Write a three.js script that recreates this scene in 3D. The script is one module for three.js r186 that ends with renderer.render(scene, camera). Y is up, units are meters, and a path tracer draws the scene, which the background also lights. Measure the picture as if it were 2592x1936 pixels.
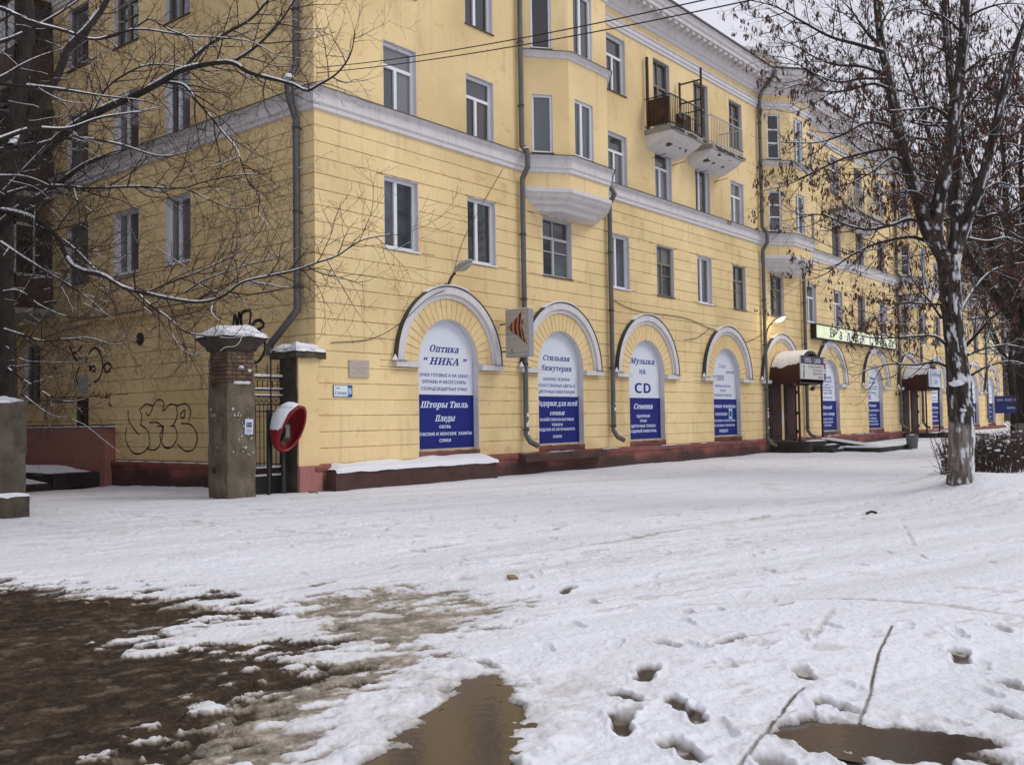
import * as THREE from 'three';
import { mergeGeometries, mergeVertices } from 'three/addons/utils/BufferGeometryUtils.js';
import { RoundedBoxGeometry } from 'three/addons/geometries/RoundedBoxGeometry.js';

// ---------------------------------------------------------------- camera, sky, sun, exposure
const scene = new THREE.Scene();
const EYE = new THREE.Vector3(-13.781, 1.65, 16.8);
const FWD = new THREE.Vector3(0.7754, 0.039118, -0.630258);
const RGT = new THREE.Vector3(0.631131, -0.015299, 0.775525);
const UPV = new THREE.Vector3(-0.020695, 0.999117, 0.036552);
const camera = new THREE.PerspectiveCamera(43.335, 1024 / 764, 0.1, 900);
camera.position.copy(EYE);
camera.up.copy(UPV);
camera.lookAt(EYE.clone().add(FWD));
scene.add(camera);

const SUN = new THREE.Vector3(0.42, 0.72, 0.62).normalize();
{
  const w = 512, h = 256, d = new Float32Array(w * h * 4);
  for (let j = 0; j < h; j++) for (let i = 0; i < w; i++) {
    const el = ((j + 0.5) / h - 0.5) * Math.PI, az = ((i + 0.5) / w) * Math.PI * 2;
    const s = Math.max(0, Math.sin(el));
    const soft = 0.03 * Math.sin(az * 3 + s * 5 + 1.3) + 0.02 * Math.sin(az * 7 - s * 9);
    const L = (0.76 + 0.05 * s) * (1 + soft);
    const k = (j * w + i) * 4;
    d[k] = L * 0.975; d[k + 1] = L * 0.98; d[k + 2] = L * 1.10; d[k + 3] = 1;
  }
  const t = new THREE.DataTexture(d, w, h, THREE.RGBAFormat, THREE.FloatType);
  t.mapping = THREE.EquirectangularReflectionMapping; t.magFilter = THREE.LinearFilter; t.minFilter = THREE.LinearFilter;
  t.needsUpdate = true;
  scene.background = t; scene.environment = t; scene.environmentIntensity = 1;
}
const sun = new THREE.DirectionalLight(0xfffaf2, 1.1);
sun.position.copy(SUN).multiplyScalar(80).add(new THREE.Vector3(15, 0, 5));
sun.target.position.set(15, 0, 5);
sun.castShadow = true; sun.shadow.radius = 45; sun.shadow.mapSize.set(2048, 2048);
Object.assign(sun.shadow.camera, { left: -60, right: 60, top: 60, bottom: -60, near: 1, far: 200 });
scene.add(sun, sun.target);
const renderer = new THREE.WebGLRenderer({ antialias: true });
renderer.toneMapping = THREE.LinearToneMapping;
renderer.toneMappingExposure = 1.03;
renderer.shadowMap.enabled = true;

// ---------------------------------------------------------------- helpers
const toNon = THREE.BufferGeometry.prototype.toNonIndexed;
const flat = (g) => (g.index ? toNon.call(g) : g);
let seed = 7;
function rnd() { seed = (seed + 0x6D2B79F5) | 0; let t = Math.imul(seed ^ (seed >>> 15), 1 | seed); t = (t + Math.imul(t ^ (t >>> 7), 61 | t)) ^ t; return ((t ^ (t >>> 14)) >>> 0) / 4294967296; }
const rr = (a, b) => a + (b - a) * rnd();
const V = (x, y, z) => new THREE.Vector3(x, y, z);
const clamp = (x, a = 0, b = 1) => Math.min(b, Math.max(a, x));
const sstep = (a, b, x) => { const t = clamp((x - a) / (b - a)); return t * t * (3 - 2 * t); };
const lerp = (a, b, t) => a + (b - a) * t;
function hash(i, j, s) { let h = Math.imul(i, 374761393) ^ Math.imul(j, 668265263) ^ Math.imul(s, 2147483647 - 58); h = Math.imul(h ^ (h >>> 13), 1274126177); return ((h ^ (h >>> 16)) >>> 0) / 4294967296; }
function vnoise(x, y, s = 0, per = 0) {
  const i = Math.floor(x), j = Math.floor(y), fx = x - i, fy = y - j;
  const u = fx * fx * (3 - 2 * fx), v = fy * fy * (3 - 2 * fy);
  const w = per ? (q) => ((q % per) + per) % per : (q) => q;
  const a = hash(w(i), w(j), s), b = hash(w(i + 1), w(j), s), c = hash(w(i), w(j + 1), s), d = hash(w(i + 1), w(j + 1), s);
  return a + (b - a) * u + (c - a) * v + (a - b - c + d) * u * v;
}
function fbm(x, y, o = 4, s = 0, per = 0) { let a = 0.5, t = 0, n = 0; for (let k = 0; k < o; k++) { t += a * vnoise(x, y, s + k * 17, per); n += a; x *= 2; y *= 2; per *= 2; a *= 0.5; } return t / n; }
const used = {};
function numbered(n) { used[n] = (used[n] || 0) + 1; return used[n] === 1 ? n : n + '_' + String(used[n] - 1).padStart(3, '0'); }
function thing(name, label, category, pos = [0, 0, 0], turn = 0, group) {
  const o = new THREE.Group(); o.name = numbered(name); o.position.set(...pos); o.rotation.y = turn;
  o.userData = { label, category }; if (group) o.userData.group = group;
  scene.add(o); return o;
}
function shadow(o) { o.castShadow = true; o.receiveShadow = true; return o; }
function part(name, geo, mat, parent, kind) {
  const g = Array.isArray(geo) ? join(geo) : geo;
  const m = shadow(new THREE.Mesh(g, mat)); m.name = name; if (kind) m.userData.kind = kind;
  parent.add(m); return m;
}
function solo(name, label, category, geo, mat, group) {
  const m = part(numbered(name), geo, mat, scene); m.userData = { label, category }; if (group) m.userData.group = group; return m;
}
function sub(name, parent, pos = [0, 0, 0]) { const o = new THREE.Group(); o.name = name; o.position.set(...pos); parent.add(o); return o; }

function join(list) {
  const l = list.map((g) => { const q = flat(g); for (const k of Object.keys(q.attributes)) if (!['position', 'normal', 'uv'].includes(k)) q.deleteAttribute(k); if (!q.attributes.uv) boxUV(q); return q; });
  return l.length === 1 ? l[0] : mergeGeometries(l);
}
function boxUV(g) {
  const p = g.attributes.position, n = g.attributes.normal, uv = new Float32Array(p.count * 2);
  for (let i = 0; i < p.count; i++) {
    const ax = Math.abs(n.getX(i)), ay = Math.abs(n.getY(i)), az = Math.abs(n.getZ(i));
    if (ay > ax && ay > az) { uv[2 * i] = p.getX(i); uv[2 * i + 1] = p.getZ(i); }
    else if (ax > az) { uv[2 * i] = p.getZ(i); uv[2 * i + 1] = p.getY(i); }
    else { uv[2 * i] = p.getX(i); uv[2 * i + 1] = p.getY(i); }
  }
  g.setAttribute('uv', new THREE.BufferAttribute(uv, 2)); return g;
}
function box(x0, x1, y0, y1, z0, z1) { const g = new THREE.BoxGeometry(x1 - x0, y1 - y0, z1 - z0).toNonIndexed(); g.translate((x0 + x1) / 2, (y0 + y1) / 2, (z0 + z1) / 2); return boxUV(g); }
function rbox(x0, x1, y0, y1, z0, z1, r = 0.01, seg = 2) { const g = flat(new RoundedBoxGeometry(x1 - x0, y1 - y0, z1 - z0, seg, r)); g.translate((x0 + x1) / 2, (y0 + y1) / 2, (z0 + z1) / 2); return boxUV(g); }
function rod(a, b, r, r2 = r, n = 8) { const d = b.clone().sub(a), g = new THREE.CylinderGeometry(r2, r, d.length(), n, 1); g.translate(0, d.length() / 2, 0); g.applyQuaternion(new THREE.Quaternion().setFromUnitVectors(V(0, 1, 0), d.normalize())); g.translate(a.x, a.y, a.z); return g.toNonIndexed(); }
function tubeOf(pts, r, n = 8, seg = 0, tension = 0.5) { const c = new THREE.CatmullRomCurve3(pts, false, 'catmullrom', tension); return new THREE.TubeGeometry(c, seg || pts.length * 6, r, n).toNonIndexed(); }
// a sheared / warped copy with noise, for worn masonry
function wobble(g, amp, f, s = 0) {
  const p = g.attributes.position;
  for (let i = 0; i < p.count; i++) { const x = p.getX(i), y = p.getY(i), z = p.getZ(i); p.setXYZ(i, x + amp * (fbm(y * f + 3, z * f + x, 3, s) - 0.5), y + amp * 0.6 * (fbm(x * f + 9, z * f - 4, 3, s + 5) - 0.5), z + amp * (fbm(x * f + y * f * 0.7, y * f + 7, 3, s + 9) - 0.5)); }
  g.computeVertexNormals(); return g;
}
// sweep an (out, y) profile along a plan path of [x, z]; outward is to the left of travel when seen from below (z+ for travel in x+)
function sweep(path, prof, capEnds = true) {
  const n = path.length, off = [];
  const nr = (a, b) => { const dx = b[0] - a[0], dz = b[1] - a[1], l = Math.hypot(dx, dz); return [-dz / l, dx / l]; };
  for (let i = 0; i < n; i++) {
    const a = i > 0 ? nr(path[i - 1], path[i]) : nr(path[0], path[1]), b = i < n - 1 ? nr(path[i], path[i + 1]) : a;
    const mx = a[0] + b[0], mz = a[1] + b[1], k = 2 / (mx * mx + mz * mz); off.push([mx * k, mz * k]);
  }
  const pos = [], uv = []; let run = 0;
  const pt = (i, j) => [path[i][0] + off[i][0] * prof[j][0], prof[j][1], path[i][1] + off[i][1] * prof[j][0]];
  for (let i = 0; i < n - 1; i++) {
    const L = Math.hypot(path[i + 1][0] - path[i][0], path[i + 1][1] - path[i][1]); let vv = 0;
    for (let j = 0; j < prof.length - 1; j++) {
      const A = pt(i, j), B = pt(i + 1, j), C = pt(i + 1, j + 1), D = pt(i, j + 1), dl = Math.hypot(prof[j + 1][0] - prof[j][0], prof[j + 1][1] - prof[j][1]);
      pos.push(...A, ...B, ...C, ...A, ...C, ...D);
      uv.push(run, vv, run + L, vv, run + L, vv + dl, run, vv, run + L, vv + dl, run, vv + dl); vv += dl;
    }
    run += L;
  }
  if (capEnds) for (const [i, fl] of [[0, 1], [n - 1, 0]]) for (let j = 1; j < prof.length - 1; j++) { const t = [pt(i, 0), pt(i, j), pt(i, j + 1)]; if (fl) t.reverse(); for (const q of t) { pos.push(...q); uv.push(q[0], q[1]); } }
  const g = new THREE.BufferGeometry();
  g.setAttribute('position', new THREE.Float32BufferAttribute(pos, 3)); g.setAttribute('uv', new THREE.Float32BufferAttribute(uv, 2)); g.computeVertexNormals(); return g;
}
// a point on a ray of the measured view: photo pixel (2592 wide) and distance along the view axis, used to survey real positions
function at(sx, sy, depth) { return EYE.clone().addScaledVector(FWD, depth).addScaledVector(RGT, (sx - 1296) / 2436.5 * depth).addScaledVector(UPV, -(sy - 968) / 2436.5 * depth); }
function gpt(dx, dy, y = 0) { const d = at(dx * 1.17179, dy * 1.17179, 1).sub(EYE); const t = (y - EYE.y) / d.y; return [EYE.x + d.x * t, EYE.z + d.z * t]; }

// ---------------------------------------------------------------- textures
function makeTex(w, h, fn, rx, ry, data = false) {
  const d = new Uint8Array(w * h * 4);
  const enc = data ? (v) => v : (v) => (v <= 0.0031308 ? 12.92 * v : 1.055 * Math.pow(v, 1 / 2.4) - 0.055);
  for (let j = 0; j < h; j++) for (let i = 0; i < w; i++) { const c = fn(i / w, j / h), k = (j * w + i) * 4; for (let q = 0; q < 3; q++) d[k + q] = Math.round(255 * enc(clamp(c[q]))); d[k + 3] = 255; }
  const t = new THREE.DataTexture(d, w, h); t.wrapS = t.wrapT = THREE.RepeatWrapping; t.magFilter = THREE.LinearFilter; t.minFilter = THREE.LinearMipmapLinearFilter; t.generateMipmaps = true;
  if (!data) t.colorSpace = THREE.SRGBColorSpace; t.repeat.set(rx, ry); t.needsUpdate = true; return t;
}
const grey = (v) => [v, v, v];
const plasterTex = makeTex(1024, 1024, (u, v) => {
  const a = fbm(u * 6, v * 6, 6, 1, 6), b = fbm(u * 40, v * 5, 4, 8, 40), c = vnoise(u * 160, v * 160, 3, 160), e = fbm(u * 24, v * 24, 3, 21, 24);
  const lo = fbm(u * 3 + 0.5, v * 3, 3, 101, 3); let f = 0.84 + 0.15 * (a - 0.5) * 2 + 0.05 * (c - 0.5) - 0.11 * sstep(0.58, 0.85, b) + 0.10 * (lo - 0.5);
  const spot = sstep(0.76, 0.80, e) * 0.14;
  return [f * (1 - spot * 0.5), f * (0.985 + 0.05 * (a - 0.5)) * (1 - spot), f * (0.95 + 0.16 * (a - 0.5)) * (1 - spot * 1.2)];
}, 1 / 7.3, 1 / 7.3);
const grainBump = makeTex(512, 512, (u, v) => grey(0.6 * fbm(u * 32, v * 32, 4, 4, 32) + 0.4 * fbm(u * 6, v * 6, 3, 12, 6)), 1 / 1.3, 1 / 1.3, true);
const dirtTex = makeTex(512, 512, (u, v) => { const a = fbm(u * 8, v * 8, 5, 31, 8), b = fbm(u * 48, v * 6, 3, 33, 48); const f = 0.93 + 0.16 * (a - 0.5) - 0.10 * sstep(0.55, 0.8, b) - 0.10 * sstep(0.6, 0.75, a); return [f, f * 0.985, f * 0.965]; }, 1 / 2.7, 1 / 2.7);
const grooveTex = makeTex(512, 512, (u, v) => { const a = fbm(u * 10, v * 10, 5, 141, 10), b = fbm(u * 40, v * 40, 3, 143, 40); const f = lerp(0.36, 1.1, sstep(0.40, 0.62, 0.7 * a + 0.3 * b)); return [f, f * 0.97, f * 0.93]; }, 1 / 3.3, 1 / 3.3);
const pinkTex = makeTex(512, 512, (u, v) => { const a = fbm(u * 6, v * 6, 5, 41, 6), b = fbm(u * 18, v * 7, 4, 43, 18), c = fbm(u * 5, v * 4, 4, 47, 5); const f = 0.9 + 0.5 * (a - 0.5) - 0.2 * sstep(0.52, 0.8, b); const m = Math.max(sstep(0.50, 0.66, c) * 0.5, 0.68 * sstep(0.42, 0.28, v + 0.22 * (a - 0.5))); return [f * (1 - m), f * (1 - m * 0.8), f * (1 - m * 0.75)]; }, 1 / 4.7, 1 / 2.3);
const stuccoTex = makeTex(512, 512, (u, v) => { const a = fbm(u * 5, v * 5, 6, 51, 5), b = fbm(u * 10, v * 5, 4, 53, 10), c = fbm(u * 30, v * 30, 3, 55, 30); const f = 0.72 + 0.8 * (a - 0.5) - 0.25 * sstep(0.5, 0.75, b) + 0.3 * sstep(0.62, 0.78, a) + 0.2 * (c - 0.5); return [f, f * (0.95 + 0.08 * a), f * (0.86 + 0.16 * a)]; }, 1 / 1.7, 1 / 1.7);
const barkTex = makeTex(512, 512, (u, v) => { const a = fbm(u * 24, v * 6, 5, 61, 24), b = fbm(u * 8, v * 8, 3, 63, 8); return grey(0.35 + 0.9 * (a - 0.25) * (0.6 + 0.6 * b)); }, 1, 1);
const barkBump = makeTex(512, 512, (u, v) => grey(fbm(u * 24, v * 6, 5, 61, 24)), 1, 1, true);
const snowBump = makeTex(512, 512, (u, v) => grey(fbm(u * 24, v * 24, 5, 71, 24)), 1 / 0.9, 1 / 0.9, true);
const mudTex = makeTex(512, 512, (u, v) => { const a = fbm(u * 16, v * 16, 5, 81, 16), b = vnoise(u * 128, v * 128, 83, 128); const f = 0.35 + 1.0 * a * a + 0.3 * (b - 0.5); return [f, f * 0.95, f * 0.88]; }, 1 / 1.9, 1 / 1.9);
const metalTex = makeTex(256, 256, (u, v) => { const a = fbm(u * 8, v * 4, 5, 91, 8), b = fbm(u * 20, v * 20, 3, 93, 20); const f = 0.8 + 0.4 * (a - 0.5); const r = sstep(0.66, 0.75, b) * 0.5; return [f * (1 - 0.2 * r), f * (1 - 0.5 * r), f * (1 - 0.6 * r)]; }, 1 / 1.1, 1 / 1.1);

// ---------------------------------------------------------------- materials
const std = (r, g, b, o = {}) => { const m = new THREE.MeshStandardMaterial({ roughness: 0.9, metalness: 0, side: THREE.DoubleSide, ...o }); m.color.setRGB(r, g, b); return m; };
const wallMat = (k, w = 1) => std(0.90 * k, 0.695 * k * w, 0.37 * k * w, { map: plasterTex, bumpMap: grainBump, bumpScale: 0.004, roughness: 0.95 });
const M = {
  wall: wallMat(1), blocks: [wallMat(1.0), wallMat(1.0), wallMat(0.985, 1.003), wallMat(1.008, 0.998), wallMat(1.0, 1.035)], groove: std(0.72, 0.54, 0.31, { map: grooveTex }),
  trim: std(0.69, 0.675, 0.69, { map: dirtTex, bumpMap: grainBump, bumpScale: 0.003 }), trimClean: std(0.66, 0.65, 0.68, { map: dirtTex }),
  pink: std(0.25, 0.085, 0.07, { map: pinkTex, bumpMap: grainBump, bumpScale: 0.006 }), pinkLight: std(0.40, 0.18, 0.155, { map: dirtTex, bumpMap: grainBump, bumpScale: 0.006 }),
  pipe: std(0.15, 0.155, 0.155, { map: metalTex, roughness: 0.55, metalness: 0.3 }), flash: std(0.05, 0.048, 0.045, { roughness: 0.6 }),
  roof: std(0.07, 0.06, 0.06, { map: metalTex, roughness: 0.6 }), pvc: std(0.74, 0.75, 0.77, { roughness: 0.4 }), oldFrame: std(0.20, 0.165, 0.125, { roughness: 0.7 }), greyFrame: std(0.42, 0.42, 0.42, { roughness: 0.6 }),
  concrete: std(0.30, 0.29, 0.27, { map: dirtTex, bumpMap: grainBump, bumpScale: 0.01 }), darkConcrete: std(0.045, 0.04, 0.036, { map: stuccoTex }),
  stucco: std(0.17, 0.14, 0.105, { map: stuccoTex, bumpMap: grainBump, bumpScale: 0.012 }), stuccoDark2: std(0.125, 0.105, 0.08, { map: stuccoTex, bumpMap: grainBump, bumpScale: 0.012 }), stuccoDark: std(0.085, 0.068, 0.052, { map: stuccoTex, bumpMap: grainBump, bumpScale: 0.012 }),
  brick: [std(0.17, 0.11, 0.075, { map: stuccoTex }), std(0.2, 0.135, 0.09, { map: stuccoTex }), std(0.13, 0.085, 0.06, { map: stuccoTex })], mortar: std(0.12, 0.10, 0.08),
  snow: std(0.75, 0.765, 0.80, { bumpMap: snowBump, bumpScale: 0.012, roughness: 0.9 }),
  bark: std(0.05, 0.040, 0.033, { map: barkTex, bumpMap: barkBump, bumpScale: 0.015, roughness: 0.95 }), barkAsh: std(0.036, 0.026, 0.022, { map: barkTex, bumpMap: barkBump, bumpScale: 0.02 }), limewash: std(0.34, 0.29, 0.25, { map: barkTex, bumpMap: barkBump, bumpScale: 0.012 }), twig: std(0.04, 0.028, 0.023), seed: std(0.10, 0.043, 0.024, { roughness: 0.8 }),
  iron: std(0.016, 0.015, 0.015, { roughness: 0.6 }), red: std(0.24, 0.009, 0.013, { roughness: 0.45, map: dirtTex }), redDark: std(0.20, 0.008, 0.011, { roughness: 0.5, map: dirtTex }), maroon: std(0.05, 0.013, 0.011, { roughness: 0.8, map: metalTex }),
  blueSign: std(0.012, 0.028, 0.16, { roughness: 0.5 }), white: std(0.72, 0.73, 0.74, { roughness: 0.6 }), steel: std(0.35, 0.35, 0.36, { roughness: 0.4, metalness: 0.5 }), lampGrey: std(0.34, 0.34, 0.33, { roughness: 0.5 }),
  coated: std(1, 1, 1, { vertexColors: true, bumpMap: barkBump, bumpScale: 0.012, roughness: 0.93 }), paint: std(0.018, 0.017, 0.016, { roughness: 0.7 }), cable: std(0.01, 0.01, 0.01), woodBrown: std(0.085, 0.045, 0.026, { roughness: 0.8, map: stuccoTex }),
};
const glassMats = [[0.035, 0.041, 0.046], [0.06, 0.067, 0.075], [0.10, 0.107, 0.12], [0.02, 0.022, 0.022], [0.16, 0.165, 0.165], [0.05, 0.045, 0.04]].map(([r, g, b]) => { const m = new THREE.MeshPhysicalMaterial({ roughness: 0.06, metalness: 0, clearcoat: 0.6, clearcoatRoughness: 0.04, side: THREE.DoubleSide }); m.color.setRGB(r, g, b); return m; });

// ---------------------------------------------------------------- ground
const Gp = (list) => list.map(([x, y]) => gpt(x, y));
function inPoly(x, z, P) { let c = false; for (let i = 0, j = P.length - 1; i < P.length; j = i++) { if ((P[i][1] > z) !== (P[j][1] > z) && x < (P[j][0] - P[i][0]) * (z - P[i][1]) / (P[j][1] - P[i][1]) + P[i][0]) c = !c; } return c; }
function segDist(x, z, a, b) { const dx = b[0] - a[0], dz = b[1] - a[1], t = clamp(((x - a[0]) * dx + (z - a[1]) * dz) / (dx * dx + dz * dz)); return [Math.hypot(x - a[0] - t * dx, z - a[1] - t * dz), t]; }
function region(P) { let a = 1e9, b = -1e9, c = 1e9, d = -1e9; for (const [x, z] of P) { a = Math.min(a, x); b = Math.max(b, x); c = Math.min(c, z); d = Math.max(d, z); } return { P, a, b, c, d }; }
function sdf(x, z, R, m = 2) { if (x < R.a - m || x > R.b + m || z < R.c - m || z > R.d + m) return m; let d = 1e9; for (let i = 0, j = R.P.length - 1; i < R.P.length; j = i++) d = Math.min(d, segDist(x, z, R.P[j], R.P[i])[0]); return Math.min(inPoly(x, z, R.P) ? -d : d, m); }
const mudR = region(Gp([[-420, 1252], [-100, 1262], [120, 1274], [300, 1284], [430, 1300], [560, 1318], [480, 1345], [330, 1362], [270, 1385], [420, 1398], [560, 1398], [650, 1388], [700, 1400], [650, 1440], [590, 1475], [470, 1510], [370, 1560], [290, 1605], [240, 1680], [200, 1800], [-900, 1800], [-900, 1300]]));
const slushR = region(Gp([[620, 1300], [800, 1262], [985, 1270], [1100, 1295], [1040, 1340], [930, 1395], [850, 1440], [800, 1480], [700, 1540], [620, 1600], [560, 1660], [500, 1760], [180, 1780], [300, 1600], [520, 1480], [760, 1400], [690, 1350]]));
const pud1 = region(Gp([[690, 1730], [780, 1662], [865, 1590], [940, 1535], [985, 1480], [1015, 1462], [1062, 1452], [1095, 1480], [1116, 1520], [1112, 1560], [1090, 1600], [1092, 1640], [1110, 1668], [1130, 1730]]));
const pud2 = region(Gp([[1655, 1576], [1720, 1562], [1800, 1556], [1900, 1561], [1990, 1574], [2080, 1590], [2145, 1612], [2120, 1640], [2060, 1652], [1960, 1640], [1880, 1625], [1800, 1612], [1720, 1596]]));
const WATER = -0.016;
const prints = [];
const addPrint = (x, z, ang, k, big = 1) => prints.push({ x, z, c: Math.cos(ang), s: Math.sin(ang), k, L: 0.15 * big, W: 0.058 * big, R: 0.30 * big });
[[1440, 1386, .6], [1500, 1388, .5], [1577, 1378, .9], [1395, 1443, .95], [1340, 1545, 1.1], [1465, 1510, .85], [1500, 1530, .8], [1475, 1605, 1.1], [1735, 1445, .8], [1745, 1520, .45], [1810, 1515, .9], [1835, 1468, .4], [2075, 1405, .9], [2186, 1462, .8], [2180, 1525, .85], [2130, 1478, .4], [1490, 1313, .6], [1550, 1308, .5], [1480, 1338, .45], [1690, 1300, .6], [1790, 1345, .5], [1650, 1390, .4], [1700, 1640, 1], [1800, 1612, .9], [1350, 1490, .8], [1280, 1290, .6], [1140, 1265, .55], [1225, 1266, .8], [1050, 1425, .7], [1355, 1525, .6], [2070, 1360, .55], [2165, 1350, .6], [1330, 1385, .3], [1630, 1318, .4], [1730, 1370, .35], [1880, 1360, .35], [1960, 1345, .3], [2040, 1545, .4], [1245, 1340, .45], [1180, 1390, .4], [1570, 1425, .3], [960, 1310, .45], [1010, 1345, .45], [2120, 1420, .3], [1560, 1560, .35]].forEach(([x, y, k]) => { const g = gpt(x, y, 0.02); addPrint(g[0], g[1], Math.atan2(FWD.z, FWD.x) + rr(-0.7, 0.7), k, k >= 0.9 ? 1.35 : k > 0.75 ? 1.2 : 1); });
// older, half filled tracks of people walking along the shops and across the yard
for (const [x0, z0, x1, z1] of [[-9, 7, 24, 4.6], [-7, 5.2, 14, 3.2], [-4, 9, 27, 7.2], [-9.5, 9.5, 5, 12], [-6, 2.5, -3.9, -6], [-2, 7.5, 6, 2.4], [2, 10.5, 24, 9], [-8, 11, -2, 5]]) { const L = Math.hypot(x1 - x0, z1 - z0), n = Math.floor(L / 0.66), a = Math.atan2(z1 - z0, x1 - x0); for (let i = 0; i < n; i++) { const t = i / n, off = (i % 2 ? 0.13 : -0.13) + 0.5 * Math.sin(t * 9 + x0) + rr(-0.08, 0.08); addPrint(lerp(x0, x1, t) - Math.sin(a) * off, lerp(z0, z1, t) + Math.cos(a) * off, a + rr(-0.25, 0.25), rr(0.15, 0.5)); } }
for (let i = 0; i < 220; i++) { const a = Math.atan2(FWD.z, FWD.x) + rr(-0.5, 0.5), d = rr(9, 20); addPrint(EYE.x + d * Math.cos(a), EYE.z + d * Math.sin(a), rr(0, 6.28), rr(0.1, 0.42)); }
const pGrid = new Map(); prints.forEach((p) => { for (let i = Math.floor(p.x - p.R); i <= Math.floor(p.x + p.R); i++) for (let j = Math.floor(p.z - p.R); j <= Math.floor(p.z + p.R); j++) { const k = i * 4096 + j; if (!pGrid.has(k)) pGrid.set(k, []); pGrid.get(k).push(p); } });
const lines = [ // dirty tyre tracks and grooves: photo points, half width, dirt strength, depth
  [[[380, 1322], [560, 1285], [700, 1256], [870, 1214]], 0.05, 0.95, 0.02], [[870, 1214], [1040, 1208], [1160, 1196], [1290, 1172], [1420, 1150], [1560, 1128], [1660, 1112]].length ? [[[870, 1214], [1040, 1208], [1160, 1196], [1290, 1172], [1420, 1150], [1560, 1128], [1660, 1112]], 0.07, 0.75, 0.015] : null,
  [[[890, 1190], [1000, 1176], [1130, 1160], [1250, 1132]], 0.05, 0.6, 0.012], [[[1480, 1302], [1590, 1299], [1700, 1293], [1800, 1290], [1880, 1292]], 0.035, 0.85, 0.015], [[[1880, 1292], [2010, 1300], [2120, 1318], [2260, 1338]], 0.06, 0.5, 0.01],
  [[[2080, 1268], [2230, 1280]], 0.1, 0.35, 0.01], [[[1590, 1260], [1700, 1258], [1780, 1252]], 0.12, 0.22, 0.01], [[[280, 1132], [480, 1148], [660, 1160], [820, 1166]], 0.05, 0.3, 0.02], [[[700, 1300], [900, 1290], [1010, 1280]], 0.06, 0.5, 0.012],
  [[[1560, 1680], [1610, 1630], [1672, 1562], [1700, 1520], [1738, 1480]], 0.012, 1.0, 0.026], [[[1835, 1600], [1858, 1556], [1878, 1500], [1886, 1460], [1898, 1410], [1928, 1350]], 0.011, 1.0, 0.026], [[[1950, 1130], [1975, 1175]], 0.03, 0.35, 0.01], [[[1990, 1195], [2012, 1212]], 0.02, 0.7, 0.01],
  [[[1745, 1400], [1765, 1365], [1800, 1310]], 0.03, 0.3, 0.01],
].filter(Boolean).map(([pts, w, k, dep]) => { const P = Gp(pts); return { P, w, k, dep, R: region(P) }; });
const TREE = [5.9, 11.75], TREE2P = [19.2, 10.6];
const trackDir = (() => { const a = gpt(0, 1330), b = gpt(700, 1250); const l = Math.hypot(b[0] - a[0], b[1] - a[1]); return [(b[0] - a[0]) / l, (b[1] - a[1]) / l]; })();
function baseH(x, z) {
  let h = 0.15 * sstep(9, 1.5, z) * sstep(-16, -4, x) + 0.38 * sstep(18, 62, x);
  h -= 0.24 * sstep(-2, -13, z) * sstep(2, -1, x);
  const dt = Math.hypot(x - TREE[0], (z - TREE[1]) * 0.9);
  h += 0.24 * Math.exp(-dt * dt / 2.2); { const d4 = Math.hypot(x - TREE[0] + 0.45, z - TREE[1] - 0.35);  }
  { const d2 = Math.hypot(x - TREE[0] - 0.5, z - TREE[1] - 0.25); h += 0.16 * Math.exp(-d2 * d2 / 0.5); const d3 = Math.hypot(x - TREE[0] - 1.6, (z - TREE[1] - 0.5) * 1.3); h += 0.20 * Math.exp(-d3 * d3 / 1.6); }
  const bank = sstep(9.3, 10.8, z + 0.25 * Math.sin(x * 0.7)) * sstep(5.6, 9, x) * sstep(60, 30, x);
  h += 0.26 * bank + 0.05 * bank * (fbm(x * 0.8, z * 0.8, 3, 5) - 0.5);
  return h;
}
const COL = { snow: [0.775, 0.795, 0.845], dull: [0.63, 0.64, 0.66], dirty: [0.40, 0.355, 0.29], slush: [0.27, 0.235, 0.185], mud: [0.064, 0.044, 0.028], wet: [0.034, 0.024, 0.017] };
const mix3 = (a, b, t) => [lerp(a[0], b[0], t), lerp(a[1], b[1], t), lerp(a[2], b[2], t)];
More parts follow.
